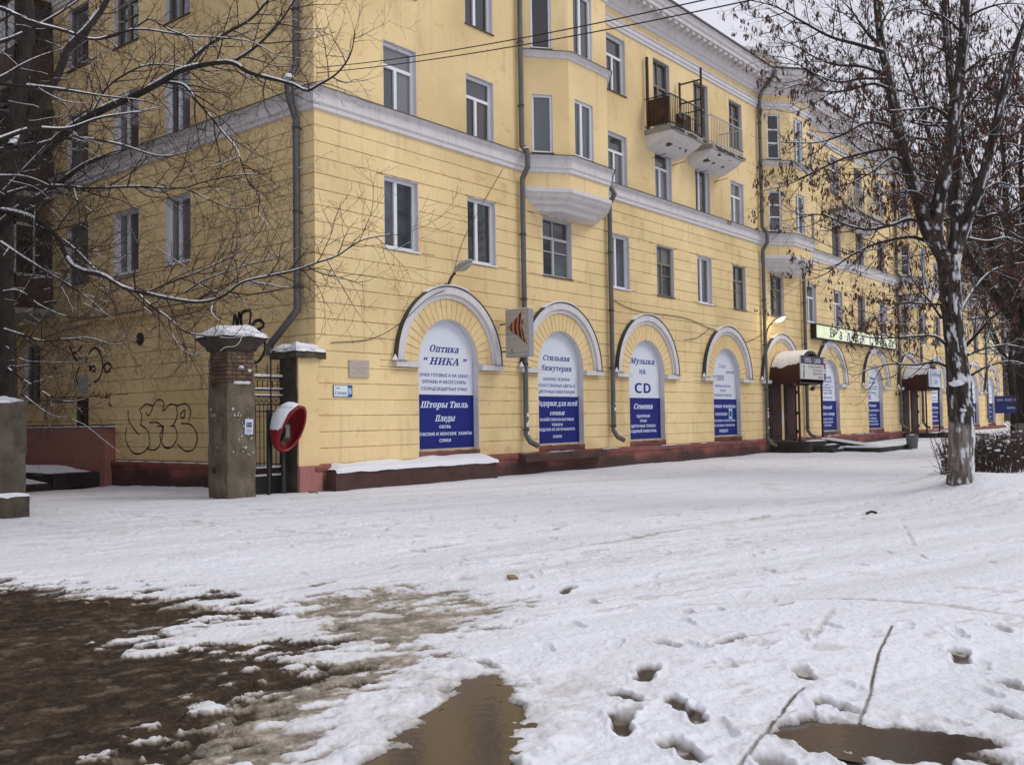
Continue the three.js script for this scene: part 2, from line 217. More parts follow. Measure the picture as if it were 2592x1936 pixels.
function ground(x, z, full) {
  let h = baseH(x, z);
  const dc = Math.hypot(x - EYE.x, z - EYE.z);
  const s = x * trackDir[0] + z * trackDir[1], t = -x * trackDir[1] + z * trackDir[0];
  if (!full) return h + 0.02 * (fbm(x * 0.5, z * 0.5, 3, 2) - 0.5);
  const near = 1 - sstep(30, 70, dc);
  h += 0.05 * (fbm(x * 0.45, z * 0.45, 4, 2) - 0.5) + near * (0.024 * (fbm(s * 1.3, t * 3.5, 4, 11) - 0.5) + 0.010 * (fbm(x * 9, z * 9, 3, 15) - 0.5));
  h += sstep(24, 12, dc) * 0.010 * (fbm(x * 18, z * 18, 3, 71) - 0.5) + sstep(34, 12, dc) * 0.030 * (fbm(s * 2.6, t * 8.5, 5, 73) - 0.5) * (0.15 + 1.5 * sstep(0.42, 0.66, fbm(x * 0.45, z * 0.45, 3, 75)));
  // tyre ruts along the driveway
  const rut = near * sstep(0.52, 0.8, fbm(s * 0.12, t * 1.5, 3, 23));
  h -= 0.018 * rut;
  let col = mix3(COL.snow, COL.dull, 0.55 * rut + 0.25 * sstep(0.5, 0.8, fbm(s * 0.35, t * 1.1, 4, 27)));
  const brown = 0.16 * sstep(0.5, 0.75, fbm(s * 0.15 + 4, t * 0.8, 4, 29)) * sstep(22, 10, dc) + 0.05;
  col = mix3(col, COL.dirty, brown);
  let wet = 0;
  if (dc < 34) {
    const streak = fbm(s * 1.5, t * 4.6, 6, 33), fine = fbm(s * 6, t * 11, 5, 35), lump = fbm(x * 3.2, z * 3.2, 4, 37);
    const ds = sdf(x, z, slushR, 1.5), dm = sdf(x, z, mudR, 1.5), d1 = sdf(x, z, pud1, 1), d2 = sdf(x, z, pud2, 1);
    const n = clamp((0.42 * streak + 0.58 * fine - 0.30) / 0.40), grit = fbm(x * 30, z * 30, 2, 41);
    // thin trampled slush: grey-brown film broken by crumbs of white
    const cs = 0.84 * sstep(0.6, -0.45, ds); if (cs > 0.01) { const k = sstep(-0.10, 0.12, cs - n); h -= 0.020 * sstep(-0.16, 0.12, cs - n); col = mix3(col, COL.dirty, 0.25 * cs); col = mix3(col, mix3([0.30, 0.27, 0.22], [0.46, 0.43, 0.38], sstep(0.35, 0.65, 0.5 * grit + 0.5 * fine)), k * 0.9); col = mix3(col, COL.mud, k * sstep(0.06, 0.34, cs - n) * sstep(0.9, -0.5, dm) * 0.75); wet = Math.max(wet, k * 0.45); }
    // bare wet mud
    const cm = sstep(0.85, -0.75, dm) * 1.08; if (cm > 0.01) {
      const e = cm - n, k = sstep(-0.04, 0.04, e), kh = sstep(-0.16, 0.10, e);
      h -= 0.030 * kh; h += 0.010 * k * (fine - 0.5) * 2 + 0.012 * k * (fbm(x * 18, z * 18, 3, 45) - 0.5);
      const shade = mix3(COL.wet, COL.mud, sstep(0.34, 0.66, 0.6 * fbm(s * 1.8, t * 4.5, 5, 43) + 0.4 * fine)); let mc = mix3(shade, COL.slush, 0.38 * sstep(0.60, 0.70, fbm(s * 7, t * 10, 4, 47)) + 0.4 * sstep(0.08, 0.0, e)); mc = mix3(mc, [0.11, 0.08, 0.055], 0.5 * sstep(0.55, 0.7, grit));
      col = mix3(mix3(col, COL.dirty, 0.55 * sstep(-0.22, 0.0, e)), mc, k); wet = Math.max(wet, k);
    }
    // puddles: a thick soft-edged snow lip round bare wet ground
    for (const [d, q] of [[d1, 1], [d2, 0.7]]) {
      const e = d + (fbm(x * 4, z * 4, 3, 51) - 0.5) * 0.22 + (fbm(x * 13, z * 13, 4, 52) - 0.5) * 0.16;
      if (d < 0.9) {
        h += 0.022 * sstep(0.35, 0.1, e) * sstep(-0.05, 0.14, e) * (0.2 + lump);
        const k = sstep(0.07, -0.05, e); h = lerp(h, -0.055 + 0.085 * sstep(-0.34, 0.02, e) * (fbm(x * 11, z * 11, 4, 54) - 0.30), k);
        col = mix3(col, COL.slush, sstep(0.10, 0.0, e) * 0.8); col = mix3(col, COL.mud, k); wet = Math.max(wet, k * 0.9);
        const clump = sstep(0.5, 0.1, e) * sstep(0.0, 0.1, e); h += 0.03 * clump * (fbm(x * 12, z * 12, 3, 53) - 0.45); col = mix3(col, COL.dirty, 0.35 * clump * sstep(0.52, 0.7, fbm(x * 7, z * 7, 3, 55)));
      }
    }
    // lumpy wet snow in the near foreground
    const nf = sstep(8.5, 6, dc) * (0.22 + 0.78 * sstep(0.95, 0.35, d1)); h += nf * (1 - wet) * (0.05 * (lump - 0.5) + 0.035 * (fbm(x * 8, z * 8, 3, 57) - 0.5)); col = mix3(col, COL.dirty, nf * 0.35 * sstep(0.58, 0.72, fbm(x * 4, z * 4, 4, 59)) * (1 - wet));
    for (const p of pGrid.get(Math.floor(x) * 4096 + Math.floor(z)) || []) {
      const dx = x - p.x, dz = z - p.z; if (dx * dx + dz * dz > p.R * p.R) continue;
      const a = (dx * p.c + dz * p.s) / p.L, b = (-dx * p.s + dz * p.c) / (p.W * (1 + 0.12 * a) * (1 - 0.28 * Math.exp(-((a + 0.12) ** 2) / 0.06))); const r = Math.pow(Math.abs(a) ** 2.6 + Math.abs(b) ** 2.6, 1 / 2.6) * (1 + 0.45 * (fbm(x * 13, z * 13, 3, 61) - 0.5)); if (r > 2) continue;
      const k = sstep(1.12, 0.72, r), wd = 1 - wet; h += wd * (0.012 * sstep(1.75, 1.2, r) * sstep(0.9, 1.2, r) * p.k - 0.032 * k * (0.35 + 0.65 * Math.min(1, p.k)));
      if (p.k > 0.55) { col = mix3(col, COL.slush, k * Math.min(1, p.k) * 0.9); col = mix3(col, COL.mud, sstep(1.0, 0.7, r) * sstep(0.5, 0.85, p.k) * sstep(0.28, 0.42, fbm(x * 9, z * 9, 3, 62))); } else col = mix3(col, COL.dull, k * (0.3 + 0.7 * p.k));
    }
    for (const l of lines) {
      const R = l.R, m = 0.5; if (x < R.a - m || x > R.b + m || z < R.c - m || z > R.d + m) continue;
      let d = 9; for (let i = 0; i < l.P.length - 1; i++) d = Math.min(d, segDist(x, z, l.P[i], l.P[i + 1])[0]);
      const brk = l.dep > 0.025 ? 1 : sstep(0.34, 0.56, fbm(s * 2.2, t * 2.2, 4, 63)); const e = d + (fbm(x * 9, z * 9, 3, 65) - 0.5) * l.w * (l.dep > 0.025 ? 0.35 : 1.3);
      const k = sstep(l.w * 1.25, l.w * 0.5, e) * brk; h -= (l.dep > 0.025 ? 0.010 : l.dep) * k; h += (l.dep > 0.025 ? 0 : 0.2) * l.dep * sstep(l.w * 3, l.w * 1.6, d) * sstep(l.w, l.w * 1.5, d);
      col = mix3(col, mix3(COL.dirty, COL.mud, l.dep > 0.025 ? 0.9 : l.k * sstep(0.4, 0.62, fbm(s * 9, t * 9, 3, 67))), k * l.k);
    }
  }
  { const dry = 1 - Math.min(1, wet * 1.6), sp = dry * near * sstep(0.60, 0.72, fbm(s * 3.2, t * 9, 5, 121)) * sstep(0.42, 0.62, fbm(s * 0.22, t * 0.9, 3, 123)); col = mix3(col, COL.dirty, 0.42 * sp); h -= 0.006 * sp; const tr = dry * near * sstep(0.5, 0.62, fbm(s * 0.06 + 3, t * 2.6, 4, 125)); h -= 0.012 * tr; col = mix3(col, COL.dull, 0.30 * tr); }
  const gr = near * (fbm(x * 22, z * 22, 2, 69) - 0.5) * 0.12; col = [col[0] * (1 + gr), col[1] * (1 + gr), col[2] * (1 + gr)];
  return { h, col, wet };
}
{ // one sheet round the viewpoint's neighbourhood, dense where the yard is seen, out to the horizon
  const ang0 = Math.atan2(FWD.z, FWD.x), th = [], rs = [];
  for (let i = 0; i <= 60; i++) th.push(ang0 + 0.62 + (2 * Math.PI - 1.24) * i / 60);
  for (let i = 1; i < 1150; i++) th.push(ang0 + 2 * Math.PI - 0.62 + 1.24 * i / 1150);
  let r = 0.4; while (r < 3.3) { rs.push(r); r += 0.25; } r = 3.3; while (r < 90) { rs.push(r); r *= 1 + 0.0035 + 0.004 * sstep(20, 40, r); } while (r < 800) { rs.push(r); r *= 1.12; }
  const nt = th.length, nr = rs.length, pos = new Float32Array(nt * nr * 3), col = new Float32Array(nt * nr * 3), wet = new Float32Array(nt * nr), uv = new Float32Array(nt * nr * 2);
  for (let j = 0; j < nr; j++) for (let i = 0; i < nt; i++) {
    const x = EYE.x + rs[j] * Math.cos(th[i]), z = EYE.z + rs[j] * Math.sin(th[i]), g = ground(x, z, true), k = j * nt + i;
    pos.set([x, g.h, z], 3 * k); col.set(g.col, 3 * k); wet[k] = g.wet; uv[2 * k] = x; uv[2 * k + 1] = z;
  }
  const A = [], B = [];
  for (let j = 0; j < nr - 1; j++) for (let i = 0; i < nt; i++) {
    const i2 = (i + 1) % nt, a = j * nt + i, b = j * nt + i2, c = a + nt, d = b + nt;
    const w = wet[a] + wet[b] + wet[c] + wet[d]; (w > 1.7 ? B : A).push(a, b, c, b, d, c);
  }
  const whole = new THREE.BufferGeometry(); whole.setAttribute('position', new THREE.BufferAttribute(pos, 3)); whole.setAttribute('color', new THREE.BufferAttribute(col, 3)); whole.setAttribute('uv', new THREE.BufferAttribute(uv, 2));
  whole.setIndex(A.concat(B)); whole.computeVertexNormals();
  const nrm = whole.attributes.normal; let flip = 0; for (let k = 0; k < 2000; k++) flip += nrm.getY(k * 7); const rev = flip < 0;
  for (const [name, idx, mat] of [['snow_ground', A, std(1, 1, 1, { vertexColors: true, bumpMap: snowBump, bumpScale: 0.014, roughness: 0.88 })], ['mud_ground', B, new THREE.MeshPhysicalMaterial({ vertexColors: true, map: mudTex, bumpMap: grainBump, bumpScale: 0.03, roughness: 0.7, specularIntensity: 0.35, side: THREE.DoubleSide })]]) {
    const map = new Map(), np = [], nn = [], nc = [], nu = [], ni = [];
    for (const q of idx) { let v = map.get(q); if (v === undefined) { v = map.size; map.set(q, v); np.push(pos[3 * q], pos[3 * q + 1], pos[3 * q + 2]); const sg = rev ? -1 : 1; nn.push(sg * nrm.getX(q), sg * nrm.getY(q), sg * nrm.getZ(q)); const f = name === 'mud_ground' ? 1.15 : 1; nc.push(col[3 * q] * f, col[3 * q + 1] * f, col[3 * q + 2] * f); nu.push(uv[2 * q], uv[2 * q + 1]); } ni.push(v); }
    if (rev) for (let q = 0; q < ni.length; q += 3) { const w = ni[q]; ni[q] = ni[q + 1]; ni[q + 1] = w; }
    const g = new THREE.BufferGeometry(); g.setAttribute('position', new THREE.Float32BufferAttribute(np, 3)); g.setAttribute('normal', new THREE.Float32BufferAttribute(nn, 3)); g.setAttribute('color', new THREE.Float32BufferAttribute(nc, 3)); g.setAttribute('uv', new THREE.Float32BufferAttribute(nu, 2)); g.setIndex(ni);
    const m = part(name, g, mat, scene); m.userData = { kind: 'structure', label: name === 'snow_ground' ? 'trampled snow covering the yard in front of the building' : 'wet brown mud and slush in the lower corner of the yard', category: name === 'snow_ground' ? 'snow' : 'mud' };
  }
  const water = new THREE.MeshPhysicalMaterial({ roughness: 0.13, side: THREE.DoubleSide, specularIntensity: 0.95, bumpMap: grainBump, bumpScale: 0.0012 }); water.color.setRGB(0.052, 0.036, 0.024);
  for (const [R, label] of [[pud1, 'brown meltwater puddle at the bottom edge of the yard'], [pud2, 'shallow brown puddle crossed by dark grooves in the snow']]) {
    const sh = new THREE.Shape(R.P.map(([x, z]) => new THREE.Vector2(x + Math.sign(x - (R.a + R.b) / 2) * 0.12, -(z + Math.sign(z - (R.c + R.d) / 2) * 0.08)))); const g = new THREE.ShapeGeometry(sh); g.rotateX(-Math.PI / 2); g.translate(0, WATER, 0);
    const m = part(numbered('puddle'), g, water, scene); m.userData = { kind: 'structure', label, category: 'puddle' };
  }
}
const gy = (x, z) => ground(x, z, false);

// ---------------------------------------------------------------- the yellow building
const bld = thing('apartment_building', 'long four storey yellow plastered corner building with white trim and arched ground floor', 'building');
const Y = { plinth: 0.73, board: 0.92, mid: 2.33, spring: 3.13, belt0: 8.71, belt1: 9.22, str0: 14.38, str1: 14.67, cor: 14.99 };
const XE = 64.9, DEPTH = 13, ZB = -17;
function face(p, q) { const dx = q[0] - p[0], dz = q[1] - p[1], L = Math.hypot(dx, dz); const X = V(dx / L, 0, dz / L), U = V(0, 1, 0), N = X.clone().cross(U); return { m: new THREE.Matrix4().makeBasis(X, U, N).setPosition(p[0], 0, p[1]), L }; }
function ap(g, f) { g.applyMatrix4(f.m); return g; }
function wallGeo(f, u0, u1, y0, y1, holes, z = 0, t = 0.35) {
  const s = new THREE.Shape([[u0, y0], [u1, y0], [u1, y1], [u0, y1]].map((a) => new THREE.Vector2(...a)));
  for (const h of holes) { const path = new THREE.Path(); if (h.arch) { path.moveTo(h.c - h.r, h.y0); path.lineTo(h.c + h.r, h.y0); path.lineTo(h.c + h.r, h.ys); path.absarc(h.c, h.ys, h.r, 0, Math.PI, false); path.lineTo(h.c - h.r, h.y0); } else { path.moveTo(h[0], h[2]); path.lineTo(h[1], h[2]); path.lineTo(h[1], h[3]); path.lineTo(h[0], h[3]); path.lineTo(h[0], h[2]); } s.holes.push(path); }
  const g = new THREE.ExtrudeGeometry(s, { depth: t, bevelEnabled: false, curveSegments: 24 }); g.translate(0, 0, z - t); boxUV(g); return ap(g, f);
}
const FF = face([0, 0], [XE, 0]), FS = face([0, ZB], [0, 0]); // front; side (u = z - ZB)
const su = (z) => z - ZB;
const bays = [[7.5, 8.6, 10.6, 11.7, 0.88], [23.3, 24.4, 26.4, 27.4, 0.92], [40.5, 41.6, 43.5, 44.4, 0.92], [55.4, 56.5, 58.4, 59.4, 0.92]];
const inBay = (x) => bays.some((b) => x > b[0] && x < b[3]);
const arches = [4.35, 9.21, 14.08, 19.93, 30.5, 36.72, 47.75, 52.2, 56.5, 61.2], doorsX = [24.9, 42.2];
const AR = 1.13, A1R = 1.66, A2R = 1.96;
// windows: [centre, width, kind]
const winCols = [[2.70, 1.16, 'pvc'], [5.70, 1.16, 'pvc'], [9.13, 1.45, 'old'], [12.53, 1.17, 'pvc'], [15.45, 1.17, 'old'], [18.33, 1.12, 'pvc'], [21.2, 1.14, 'old'], [24.75, 1.4, 'old'], [28.5, 1.12, 'pvcT'], [31.8, 1.12, 'pvcT'], [35.0, 1.12, 'old'], [38.2, 1.12, 'pvc'], [42.0, 1.3, 'old'], [45.4, 1.1, 'pvc'], [48.4, 1.1, 'old'], [51.5, 1.1, 'pvc'], [54.4, 1.0, 'old'], [57.4, 1.3, 'old'], [60.6, 1.1, 'pvc'], [63, 1.0, 'pvc']];
const rowY = [[5.85, 7.60], [9.24, 10.92], [12.26, 14.14]];
const kinds3 = { 2.7: 'pvcT', 5.7: 'pvcT', 12.53: 'pvcT', 15.45: 'pvcT', 18.33: 'pvc', 21.2: 'pvcT' }, kinds4 = { 12.53: 'pvcT', 15.45: 'door', 18.33: 'door', 21.2: 'old' };
const wins = []; // {f, u0,u1,y0,y1,kind}
for (const [c, w, k] of winCols) {
  wins.push({ f: FF, u0: c - w / 2, u1: c + w / 2, y0: rowY[0][0], y1: rowY[0][1], k, row: 0 });
  if (inBay(c)) continue;
  wins.push({ f: FF, u0: c - 0.57, u1: c + 0.57, y0: rowY[1][0], y1: rowY[1][1], k: kinds3[c] || (rnd() < 0.6 ? 'pvcT' : 'old'), row: 1 });
  const k4 = kinds4[c] || (rnd() < 0.5 ? 'pvcT' : 'old');
  wins.push({ f: FF, u0: c - 0.57, u1: c + 0.57, y0: k4 === 'door' ? 11.5 : rowY[2][0], y1: rowY[2][1], k: k4, row: 2 });
}
for (const [z0, z1] of [[-6.08, -4.9], [-8.72, -7.4], [-11.4, -10.15]]) for (let r = 0; r < 3; r++) wins.push({ f: FS, u0: su(z0), u1: su(z1), y0: rowY[r][0], y1: rowY[r][1], k: z0 < -10 ? 'old' : r === 2 ? 'old' : 'pvc', row: r });
wins.push({ f: FS, u0: su(-14.15), u1: su(-13.1), y0: 2.42, y1: 4.2, k: 'old', row: 0 });
const bayFaces = [];
for (const b of bays) {
  const fs = [face([b[0], 0], [b[1], b[4]]), face([b[1], b[4]], [b[2], b[4]]), face([b[2], b[4]], [b[3], 0])]; bayFaces.push(fs);
  const W = b === bays[0] ? [[0.30, 0.92], [0.28, 1.24], [0.45, 1.0]] : [[0.38, 0.96], [0.35, 1.28], [0.4, 0.95]];
  fs.forEach((f, i) => { for (const r of [1, 2]) wins.push({ f, u0: W[i][0], u1: W[i][1], y0: rowY[r][0] + 0.03, y1: rowY[r][1] + 0.05, k: i === 1 ? 'pvc' : b === bays[0] ? 'single' : 'three', row: r }); });
}
const holesOf = (f, y0, y1) => wins.filter((w) => w.f === f && w.y0 < y1 && w.y1 > y0).map((w) => [w.u0, w.u1, Math.max(w.y0, y0 + 0.001), w.y1]);
const archHole = (c) => ({ arch: true, c, r: AR, y0: Y.board, ys: Y.spring }), doorHole = (c) => ({ arch: true, c, r: AR, y0: 0.62, ys: Y.spring });
part('wall', [wallGeo(FF, 0.35, XE, Y.belt0, Y.cor, holesOf(FF, Y.belt0, Y.cor)), wallGeo(FS, 0, -ZB, Y.belt0, Y.cor, holesOf(FS, Y.belt0, Y.cor)), box(XE - 0.3, XE, 0, Y.cor, -DEPTH, -0.36)], M.wall, bld);
part('wall', [wallGeo(FF, 0.373, XE, 0, Y.belt0, [...holesOf(FF, 0, Y.belt0), ...arches.map(archHole), ...doorsX.map(doorHole)], -0.022), wallGeo(FS, 0, -ZB - 0.022, 0, Y.belt0, [...holesOf(FS, 0, Y.belt0), [su(-10.95), su(-10.1), 1.5, 2.52]], -0.022)], M.groove, bld);
bays.forEach((b, i) => { const g = bayFaces[i].map((f) => wallGeo(f, 0, f.L, 8.22, Y.cor, holesOf(f, 8, Y.cor), 0, 0.12)); part('bay_wall', g, M.wall, bld); });

// rusticated blocks, each its own piece with chamfered edges
const courses = 22, ch = (Y.belt0 - Y.plinth) / courses;
function cut(r, hs) { let L = [r]; for (const h of hs) { const o = []; for (const q of L) { if (h[0] >= q[1] || h[1] <= q[0] || h[2] >= q[3] || h[3] <= q[2]) { o.push(q); continue; } const y0 = Math.max(q[2], h[2]), y1 = Math.min(q[3], h[3]); if (q[2] < h[2]) o.push([q[0], q[1], q[2], h[2], 'n']); if (q[3] > h[3]) o.push([q[0], q[1], h[3], q[3], 'n']); if (q[0] < h[0]) o.push([q[0], h[0], y0, y1, 'n']); if (q[1] > h[1]) o.push([h[1], q[1], y0, y1, 'n']); } L = o; } return L.filter((q) => q[1] - q[0] > 0.03 && q[3] - q[2] > 0.03); }
function blockGeo(u0, u1, y0, y1, f) {
  const gx = 0.0007, gyy = 0.0055, c = 0.005, a = u0 + gx, b = u1 - gx, p = y0 + gyy, q = y1 - gyy, z1 = 0, z0 = -0.021, j = () => rr(-0.003, 0.003);
  const o = [[a, p, z0], [b, p, z0], [b, q, z0], [a, q, z0]], i = [[a + 0.0015, p + c + j(), z1], [b - 0.0015, p + c + j(), z1], [b - 0.0015, q - c + j(), z1], [a + 0.0015, q - c + j(), z1]];
  const pos = [], Q = (A, B, C, D) => pos.push(...A, ...B, ...C, ...A, ...C, ...D);
  Q(i[0], i[1], i[2], i[3]); Q(o[0], o[1], i[1], i[0]); Q(o[1], o[2], i[2], i[1]); Q(o[2], o[3], i[3], i[2]); Q(o[3], o[0], i[0], i[3]);
  const g = new THREE.BufferGeometry(); g.setAttribute('position', new THREE.Float32BufferAttribute(pos, 3)); const sx = rr(0, 0.05), sy = rr(0, 0.05), uv = []; for (let k = 0; k < pos.length; k += 3) uv.push(pos[k] + sx, pos[k + 1] + sy); g.setAttribute('uv', new THREE.Float32BufferAttribute(uv, 2)); g.computeVertexNormals(); return ap(g, f);
}
{
  const list = [];
  const fh = wins.filter((w) => w.f === FF && w.row === 0).map((w) => [w.u0 - 0.002, w.u1 + 0.002, w.y0, w.y1]);
  for (const c of [...arches, ...doorsX]) {
    fh.push([c - AR, c + AR, 0, Y.spring]); fh.push([c - 1.98, c + 1.98, 2.975, 3.13]);
    for (let k = 0; k < courses; k++) { const y0 = Math.max(Y.plinth + k * ch, Y.spring), y1 = Y.plinth + (k + 1) * ch; if (y1 <= Y.spring || y1 - Y.spring >= A1R) continue; const hw = Math.sqrt(A1R * A1R - (y1 - Y.spring) ** 2) - 0.01; fh.push([c - hw, c + hw, y0, y1]); }
  }
  for (let k = 0; k < courses; k++) { const y0 = Y.plinth + k * ch; let u = 0, n = 0; while (u < XE) { const L = u === 0 ? (k % 2 ? 0.48 : 0.95) : 0.96 + rr(-0.03, 0.03); const u1 = u + L > XE - 0.3 ? XE : u + L; for (const q of cut([u, u1, y0, y0 + ch], fh)) list.push({ q, f: FF, x: (q[0] + q[1]) / 2, z: 0, y: y0 }); u = u1; if (++n > 90) break; } }
  const sh = [...wins.filter((w) => w.f === FS && w.row === 0).map((w) => [w.u0 - 0.002, w.u1 + 0.002, w.y0, w.y1]), [su(-10.95), su(-10.1), 0, 2.52], [su(-17), su(-8.63), 0, 1.7]];
  for (let k = 0; k < courses; k++) { const y0 = Y.plinth + k * ch; let u = -ZB, n = 0; while (u > 0) { const L = 2.6 + rr(-0.1, 0.1) - (n === 0 ? (k % 2) * 1.3 : 0); const u0 = Math.max(0, u - L); if (u - u0 > 0.05) for (const q of cut([u0, u, y0, y0 + ch], sh)) list.push({ q, f: FS, x: 0, z: ZB + (q[0] + q[1]) / 2, y: y0 }); u = u0; if (++n > 20) break; } }
  for (const b of list) b.s = (b.q[1] - b.q[0]) * (b.q[3] - b.q[2]) / ((b.x - EYE.x) ** 2 + (b.z - EYE.z) ** 2) * (b.f === FS ? 0.6 : 1);
  list.sort((a, b) => b.s - a.s);
  list.slice(0, 300).forEach((b, i) => part(i ? 'wall_block_' + String(i).padStart(3, '0') : 'wall_block', blockGeo(b.q[0], b.q[1], b.q[2], b.q[3], b.f), M.blocks[Math.floor(Math.pow(rnd(), 1.35) * 5)], bld));
  const rest = M.blocks.map(() => []); for (const b of list.slice(300)) rest[Math.floor(Math.pow(rnd(), 1.35) * 5)].push(blockGeo(b.q[0], b.q[1], b.q[2], b.q[3], b.f));
  rest.forEach((g, i) => g.length && part('far_wall_blocks', g, M.blocks[i], bld, 'stuff'));
}
// trim courses that wrap round corner and bays
const path = [[0, ZB], [0, 0]]; for (const b of bays) path.push([b[0], 0], [b[1], b[4]], [b[2], b[4]], [b[3], 0]); path.push([XE, 0], [XE, -DEPTH]);
part('belt_course', sweep(path, [[0, 8.69], [0.06, 8.71], [0.06, 8.80], [0.10, 8.84], [0.10, 9.08], [0.16, 9.12], [0.20, 9.17]]), M.trim, bld);
part('belt_flashing', sweep(path, [[0.195, 9.165], [0.225, 9.155], [0.225, 9.18], [0.0, 9.235]]), M.flash, bld);
part('string_moulding', sweep(path, [[0, 14.36], [0.05, 14.38], [0.05, 14.46], [0.09, 14.5], [0.09, 14.6], [0.13, 14.64], [0.13, 14.67], [0, 14.72]]), M.trim, bld);
part('cornice', sweep(path, [[0, 14.97], [0.07, 15.0], [0.07, 15.10], [0.14, 15.14], [0.18, 15.30], [0.30, 15.42], [0.34, 15.47], [0.64, 15.47], [0.64, 15.60], [0.70, 15.63], [0.74, 15.74], [0.80, 15.78], [0.80, 15.82]]), M.trim, bld);
part('roof_edge', sweep(path, [[0.78, 15.80], [0.84, 15.81], [0.84, 15.88], [0.3, 15.98], [-0.6, 16.2]], false), M.roof, bld);
{ // modillions under the soffit
  const g = []; for (let i = 0; i < path.length - 1; i++) { const f = face(path[i], path[i + 1]); for (let u = 0.4; u < f.L - 0.2; u += 0.42) g.push(ap(box(u, u + 0.19, 15.36, 15.468, 0.28, 0.58), f)); } part('modillions', g, M.trim, bld, 'stuff');
  part('roof', [sweep([[0.6, -DEPTH - 1], [0.6, -0.2], [XE - 0.6, -0.2], [XE - 0.6, -DEPTH]], [[0.2, 16.12], [-5, 18.2]], false)], M.roof, bld);
}
for (const b of bays) { const p4 = [[b[0], 0], [b[1], b[4]], [b[2], b[4]], [b[3], 0]];
  part('bay_corbel', [sweep(p4, [[-0.02, 8.30], [0.03, 8.28], [0.09, 8.25], [0.09, 8.14], [0.03, 8.10], [-0.02, 8.02], [-0.16, 7.95], [-0.18, 7.86], [-0.34, 7.80], [-0.38, 7.68], [-1.2, 7.62]])], M.trim, bld);
  part('bay_sill_band', sweep(p4, [[0, 12.02], [0.05, 12.04], [0.05, 12.12], [0.12, 12.18], [0.16, 12.2]]), M.trim, bld); part('band_flashing', sweep(p4, [[0.155, 12.195], [0.18, 12.19], [0.18, 12.21], [0, 12.245]]), M.flash, bld); }
for (const i of [1, 2]) { const b = bays[i]; const p = [[b[0] + 0.3, -2.4], [b[0] + 0.3, -1.2], [b[1] + 0.1, -0.35], [b[2] - 0.1, -0.35], [b[3] - 0.3, -1.2], [b[3] - 0.3, -2.4]]; const t = sub('roof_turret', bld); part('turret_wall', sweep(p, [[0, 15.9], [0, 17.2]], false), M.wall, t); part('turret_cornice', sweep(p, [[0, 17.02], [0.06, 17.05], [0.12, 17.15], [0.2, 17.2], [0.2, 17.3], [-1, 17.42]], false), M.trim, t); part('turret_snow', sweep(p, [[0.18, 17.3], [0.18, 17.36], [-0.9, 17.5]], false), M.snow, t); }
// plinth
const pl = [[0, -8.62], [0, 0], [doorsX[0] - 1.2, 0]];
const plProf = [[0.02, 0.2 - 0.5], [0.10, -0.3], [0.10, 0.56], [0.13, 0.60], [0.13, 0.68], [0.0, 0.735]];
part('plinth', [sweep(pl, plProf), sweep([[doorsX[0] + 1.2, 0], [doorsX[1] - 1.2, 0]], plProf), sweep([[doorsX[1] + 1.2, 0], [XE, 0], [XE, -DEPTH]], plProf)], M.pink, bld);
{ // low stone bench ledge under the first arch, deep in snow, and a stub further on
  const g = wobble(new THREE.BoxGeometry(5.5, 0.6, 0.36, 60, 6, 5).translate(2.95, 0.28, 0.24), 0.07, 2.2, 3); part('ledge', boxUV(g.toNonIndexed()), M.pink, bld);
  const n = 90, m = 9, pos = [], idx = []; for (let i = 0; i <= n; i++) for (let j = 0; j <= m; j++) { const u = i / n, v = j / m, x = 0.20 + 5.55 * u, e = Math.min(1, Math.min(u, 1 - u) * 22), hh = (0.10 + 0.10 * fbm(x * 1.1, 4 + v, 3, 7)) * e * Math.sqrt(1 - v * v * 0.9); pos.push(x, 0.615 + (v > 0.99 ? -0.07 + 0.04 * (fbm(x * 2.3, 2, 4, 3) - 0.5) : hh * (1 - 0.35 * v)) + 0.05 * sstep(3.0, 3.4, x) * (1 - v), 0.02 + v * 0.43 + 0.05 * v * (fbm(x * 1.8, v * 2, 4, 9) - 0.5)); }
  for (let i = 0; i < n; i++) for (let j = 0; j < m; j++) { const a = i * (m + 1) + j; idx.push(a, a + 1, a + m + 1, a + 1, a + m + 2, a + m + 1); }
  const g2 = new THREE.BufferGeometry(); g2.setAttribute('position', new THREE.Float32BufferAttribute(pos, 3)); g2.setIndex(idx); g2.computeVertexNormals(); part('ledge_snow', boxUV(g2.toNonIndexed()), M.snow, bld);
  const g3 = wobble(new THREE.BoxGeometry(4.0, 0.22, 0.3, 40, 4, 4).translate(9.0, 0.60, 0.22), 0.06, 2, 13); part('ledge', boxUV(g3.toNonIndexed()), M.pink, bld);
}
// snow lying in patches on the plinth top
{ const g = []; for (let i = 0; i < 40; i++) { const x = rr(6.2, 60); if (doorsX.some((d) => Math.abs(d - x) < 1.8)) continue; const L = rr(0.3, 1.3); const s = new THREE.SphereGeometry(1, 12, 6, 0, Math.PI * 2, 0, Math.PI / 2); s.scale(L / 2, rr(0.012, 0.035), 0.05); s.translate(x, 0.705, 0.085); g.push(s.toNonIndexed()); } part('plinth_snow', g, M.snow, bld, 'stuff'); }
